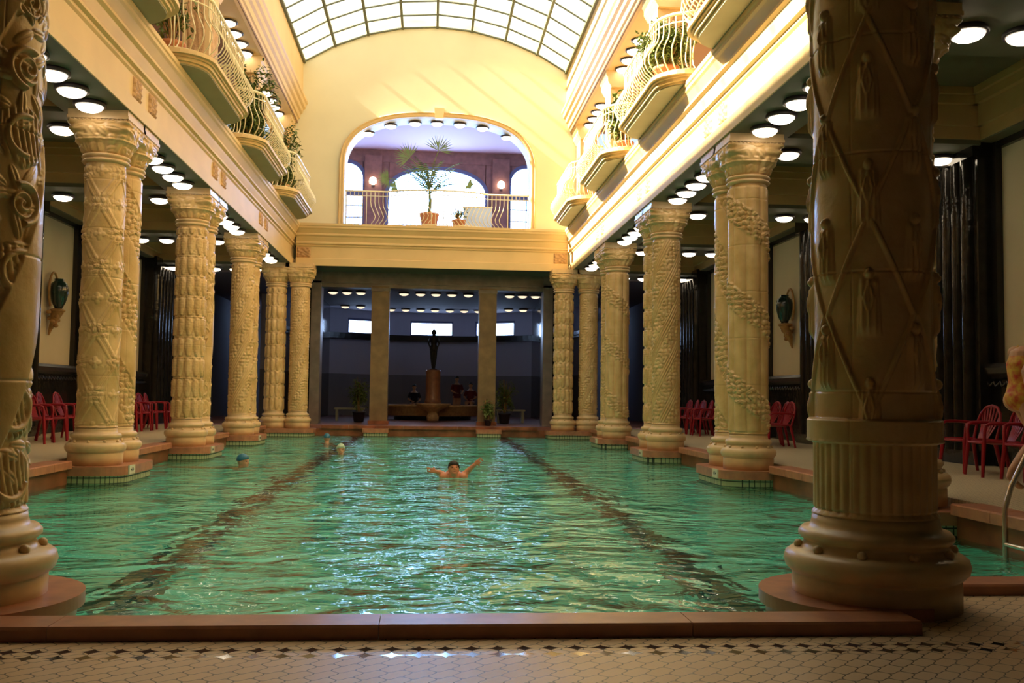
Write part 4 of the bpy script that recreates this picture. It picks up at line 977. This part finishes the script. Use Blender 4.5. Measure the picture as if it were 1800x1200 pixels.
def awall(mb, a0, a1, z0, z1, r0=RA, r1=RA+.3, step=3):
    n = max(1, int(abs(a1-a0)/step)); A_ = [math.radians(a0+(a1-a0)*k/n) for k in range(n+1)]
    for p, q in zip(A_, A_[1:]):
        c = lambda r_, a, z: (r_*math.sin(a), CYA+r_*math.cos(a), z)
        vs = [c(r0, p, z0), c(r0, q, z0), c(r1, q, z0), c(r1, p, z0), c(r0, p, z1), c(r0, q, z1), c(r1, q, z1), c(r1, p, z1)]
        mb.add(vs, [(0,1,2,3),(7,6,5,4),(0,4,5,1),(1,5,6,2),(2,6,7,3),(3,7,4,0)])
    return mb
mb = awall(MB(), -100, 100, 2.12, 3.85); ea = [-100]+[v for a, h_ in WINA for v in (a-h_, a+h_)]+[100]
for a, b_ in zip(ea[::2], ea[1::2]): awall(mb, a, b_, 3.85, 4.6)
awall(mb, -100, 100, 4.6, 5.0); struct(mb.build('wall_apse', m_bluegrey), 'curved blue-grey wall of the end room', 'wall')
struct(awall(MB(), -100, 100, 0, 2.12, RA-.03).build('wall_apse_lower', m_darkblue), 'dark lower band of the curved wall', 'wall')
struct(awall(awall(MB(), -100, 100, 3.66, 3.86, RA-.22, RA+.02), -100, 100, 3.76, 3.90, RA-.28, RA+.02).build('trim_apse_ledge', m_darkframe), 'dark ledge running round under the clerestory windows', 'moulding')
for k, (a, h_) in enumerate(WINA):
    t = struct(thing(f'window_{k+4}', f'small bright rectangular clerestory window, {ORD[k]} from the left', 'window', (0, 0, 0)))
    awall(MB(), a-h_, a+h_, 3.95, 4.5, RA+.2, RA+.22).build('window_pane', m_win, t)
    fb = awall(awall(MB(), a-h_, a+h_, 3.87, 3.96, RA+.02, RA+.26), a-h_, a+h_, 4.5, 4.6, RA+.02, RA+.26); awall(awall(fb, a-h_-.1, a-h_+.6, 3.87, 4.6, RA+.02, RA+.26), a+h_-.6, a+h_+.1, 3.87, 4.6, RA+.02, RA+.26)
    fb.build('window_frame', m_winframe, t)
# fountain with pedestal, bowl and curved basin
t = thing('fountain', 'brown marble fountain with a tall round pedestal and wide bowl in the end room', 'fountain', (.08, 36, DECK))
MB().lathe([(.30, .62), (.33, .66), (.30, .72), (.275, .8), (.265, 1.7), (.28, 1.8), (.26, 1.86), (.01, 1.86)], 28).build('pedestal', m_red, t)
MB().lathe([(.20, -.05), (.22, .1), (.16, .2), (.20, .28), (.5, .42), (.62, .52), (.64, .57), (.58, .57), (.4, .5), (.01, .45)], 32, (0, -1.45, .06)).build('bowl', m_relief, t)
bs = MB()
bs.lathe([(1.70, .16), (1.78, .19), (1.78, .48), (1.84, .50), (1.84, .56), (1.62, .56), (1.62, .16)], 56, (0, .75, 0), cap=False); bs.build('basin', m_relief, t)
MB().lathe([(1.45, .0), (1.45, .18)], 40, (0, .75, 0)).build('basin_foot', m_dark, t)
t = thing('statue', 'dark standing figure statue on top of the fountain pedestal', 'statue', (.08, 36, DECK+1.86)); b_ = MB()
tf = head(b_, (0, 0, 1.37), 0, 0, 1.15)
b_.tube([(0, 0, .76), (0, 0, .95), (0, 0, 1.12), (0, 0, 1.2), (0, 0, 1.27)], [.125, .105, .14, .12, .06], 12)
for q in (-1, 1):
    b_.tube([(q*.06, 0, .8), (q*.06, -.02, .42), (q*.03, 0, .05)], [.09, .06, .035], 10).tube([(q*.03, 0, .03), (q*.03, -.09, .02)], [.03, .02], 8)
    b_.tube([(q*.13, 0, 1.19), (q*.19, .02, .98), (q*.13, -.06, .80)], [.042, .034, .024], 8); hand(b_, (q*.13, -.06, .80), (-q*.4, -.3, -.6), (0, -1, 0), .9)
b_.lathe([(.14, -.0), (.14, .03), (.1, .04)], 12); fused(b_, 'body', m_bronze, t, .014)
def sitter(label, x, y, z, yaw, mat, stand=False):
    t = thing('person', label, 'person', (x, y, z), yaw); b_ = MB(); h0 = .45 if not stand else .9
    tf = head(b_, (0, 0, h0+.68), 0, 0); b_.tube([(0, 0, h0), (0, 0, h0+.25), (0, 0, h0+.45), (0, 0, h0+.55)], [.15, .13, .16, .06], 12)
    for q in (-1, 1):
        if stand: b_.tube([(q*.08, 0, h0), (q*.09, 0, .45), (q*.09, 0, .06)], [.1, .07, .045], 10).tube([(q*.09, .02, .04), (q*.09, -.14, .03)], [.04, .03], 8)
        else: b_.tube([(q*.09, 0, h0), (q*.1, -.4, h0), (q*.1, -.42, .06)], [.095, .07, .045], 10).tube([(q*.1, -.4, .04), (q*.1, -.54, .03)], [.04, .03], 8)
        b_.tube([(q*.18, 0, h0+.46), (q*.24, -.05, h0+.2), (q*.12, -.25, h0+.12)], [.05, .042, .03], 8); hand(b_, (q*.12, -.25, h0+.12), (-q*.3, -.9, -.1), (0, 0, 1))
    fused(b_, 'body', m_skin, t, .016); cap(tf, t, m_hair, 'hair')
    c_ = MB().tube([(0, 0, h0-.08), (0, 0, h0+.25), (0, 0, h0+.44), (0, 0, h0+.5)], [.17, .15, .175, .10], 12)
    for q in (-1, 1): c_.tube([(q*.16, 0, h0+.46), (q*.24, -.03, h0+.24)], [.065, .055], 8)
    fused(c_, 'shirt', mat, t, .016); face_marks(tf, t)
sitter('person in dark red standing in the gloom behind the basin, right of the fountain', 1.05, 39.2, DECK, .3, m_cloth, True)
sitter('person in red sitting in the gloom behind the basin, farthest right', 1.6, 39.1, DECK+.2, -.2, m_cloth)
sitter('dark-haired person in black sitting left of the fountain pedestal', -.66, 39.1, DECK+.1, .2, M('black_clothes', (.02, .02, .03), .8))
# potted plants and small tables in the gloom
for x, y, l_ in ((-2.35, 32.2, 'dark potted plant in the end room beside the left square pillar'), (2.45, 32.2, 'dark potted plant in the end room beside the right square pillar'), (1.75, 29.62, 'small dark bush at the foot of the right square pillar')):
    k = .55 if 'bush' in l_ else 1.0; shrub(x, y, DECK, 1.5*k, .36*k, l_, int(700*k), lsz=.12, potmat=m_rim, k=k)
for x, l_ in ((-2.75, 'left'), (2.75, 'right')):
    t = thing('plant_bench', f'low pale bench in the gloom at the {l_} of the end room', 'bench', (x, 33.4, DECK))
    MB().box(-.5, .5, -.2, .2, .40, .46).build('seat', m_under, t)
    for q in (-.42, .42): MB().box(q-.04, q+.04, -.16, .16, 0, .4).build('leg', m_under, t)
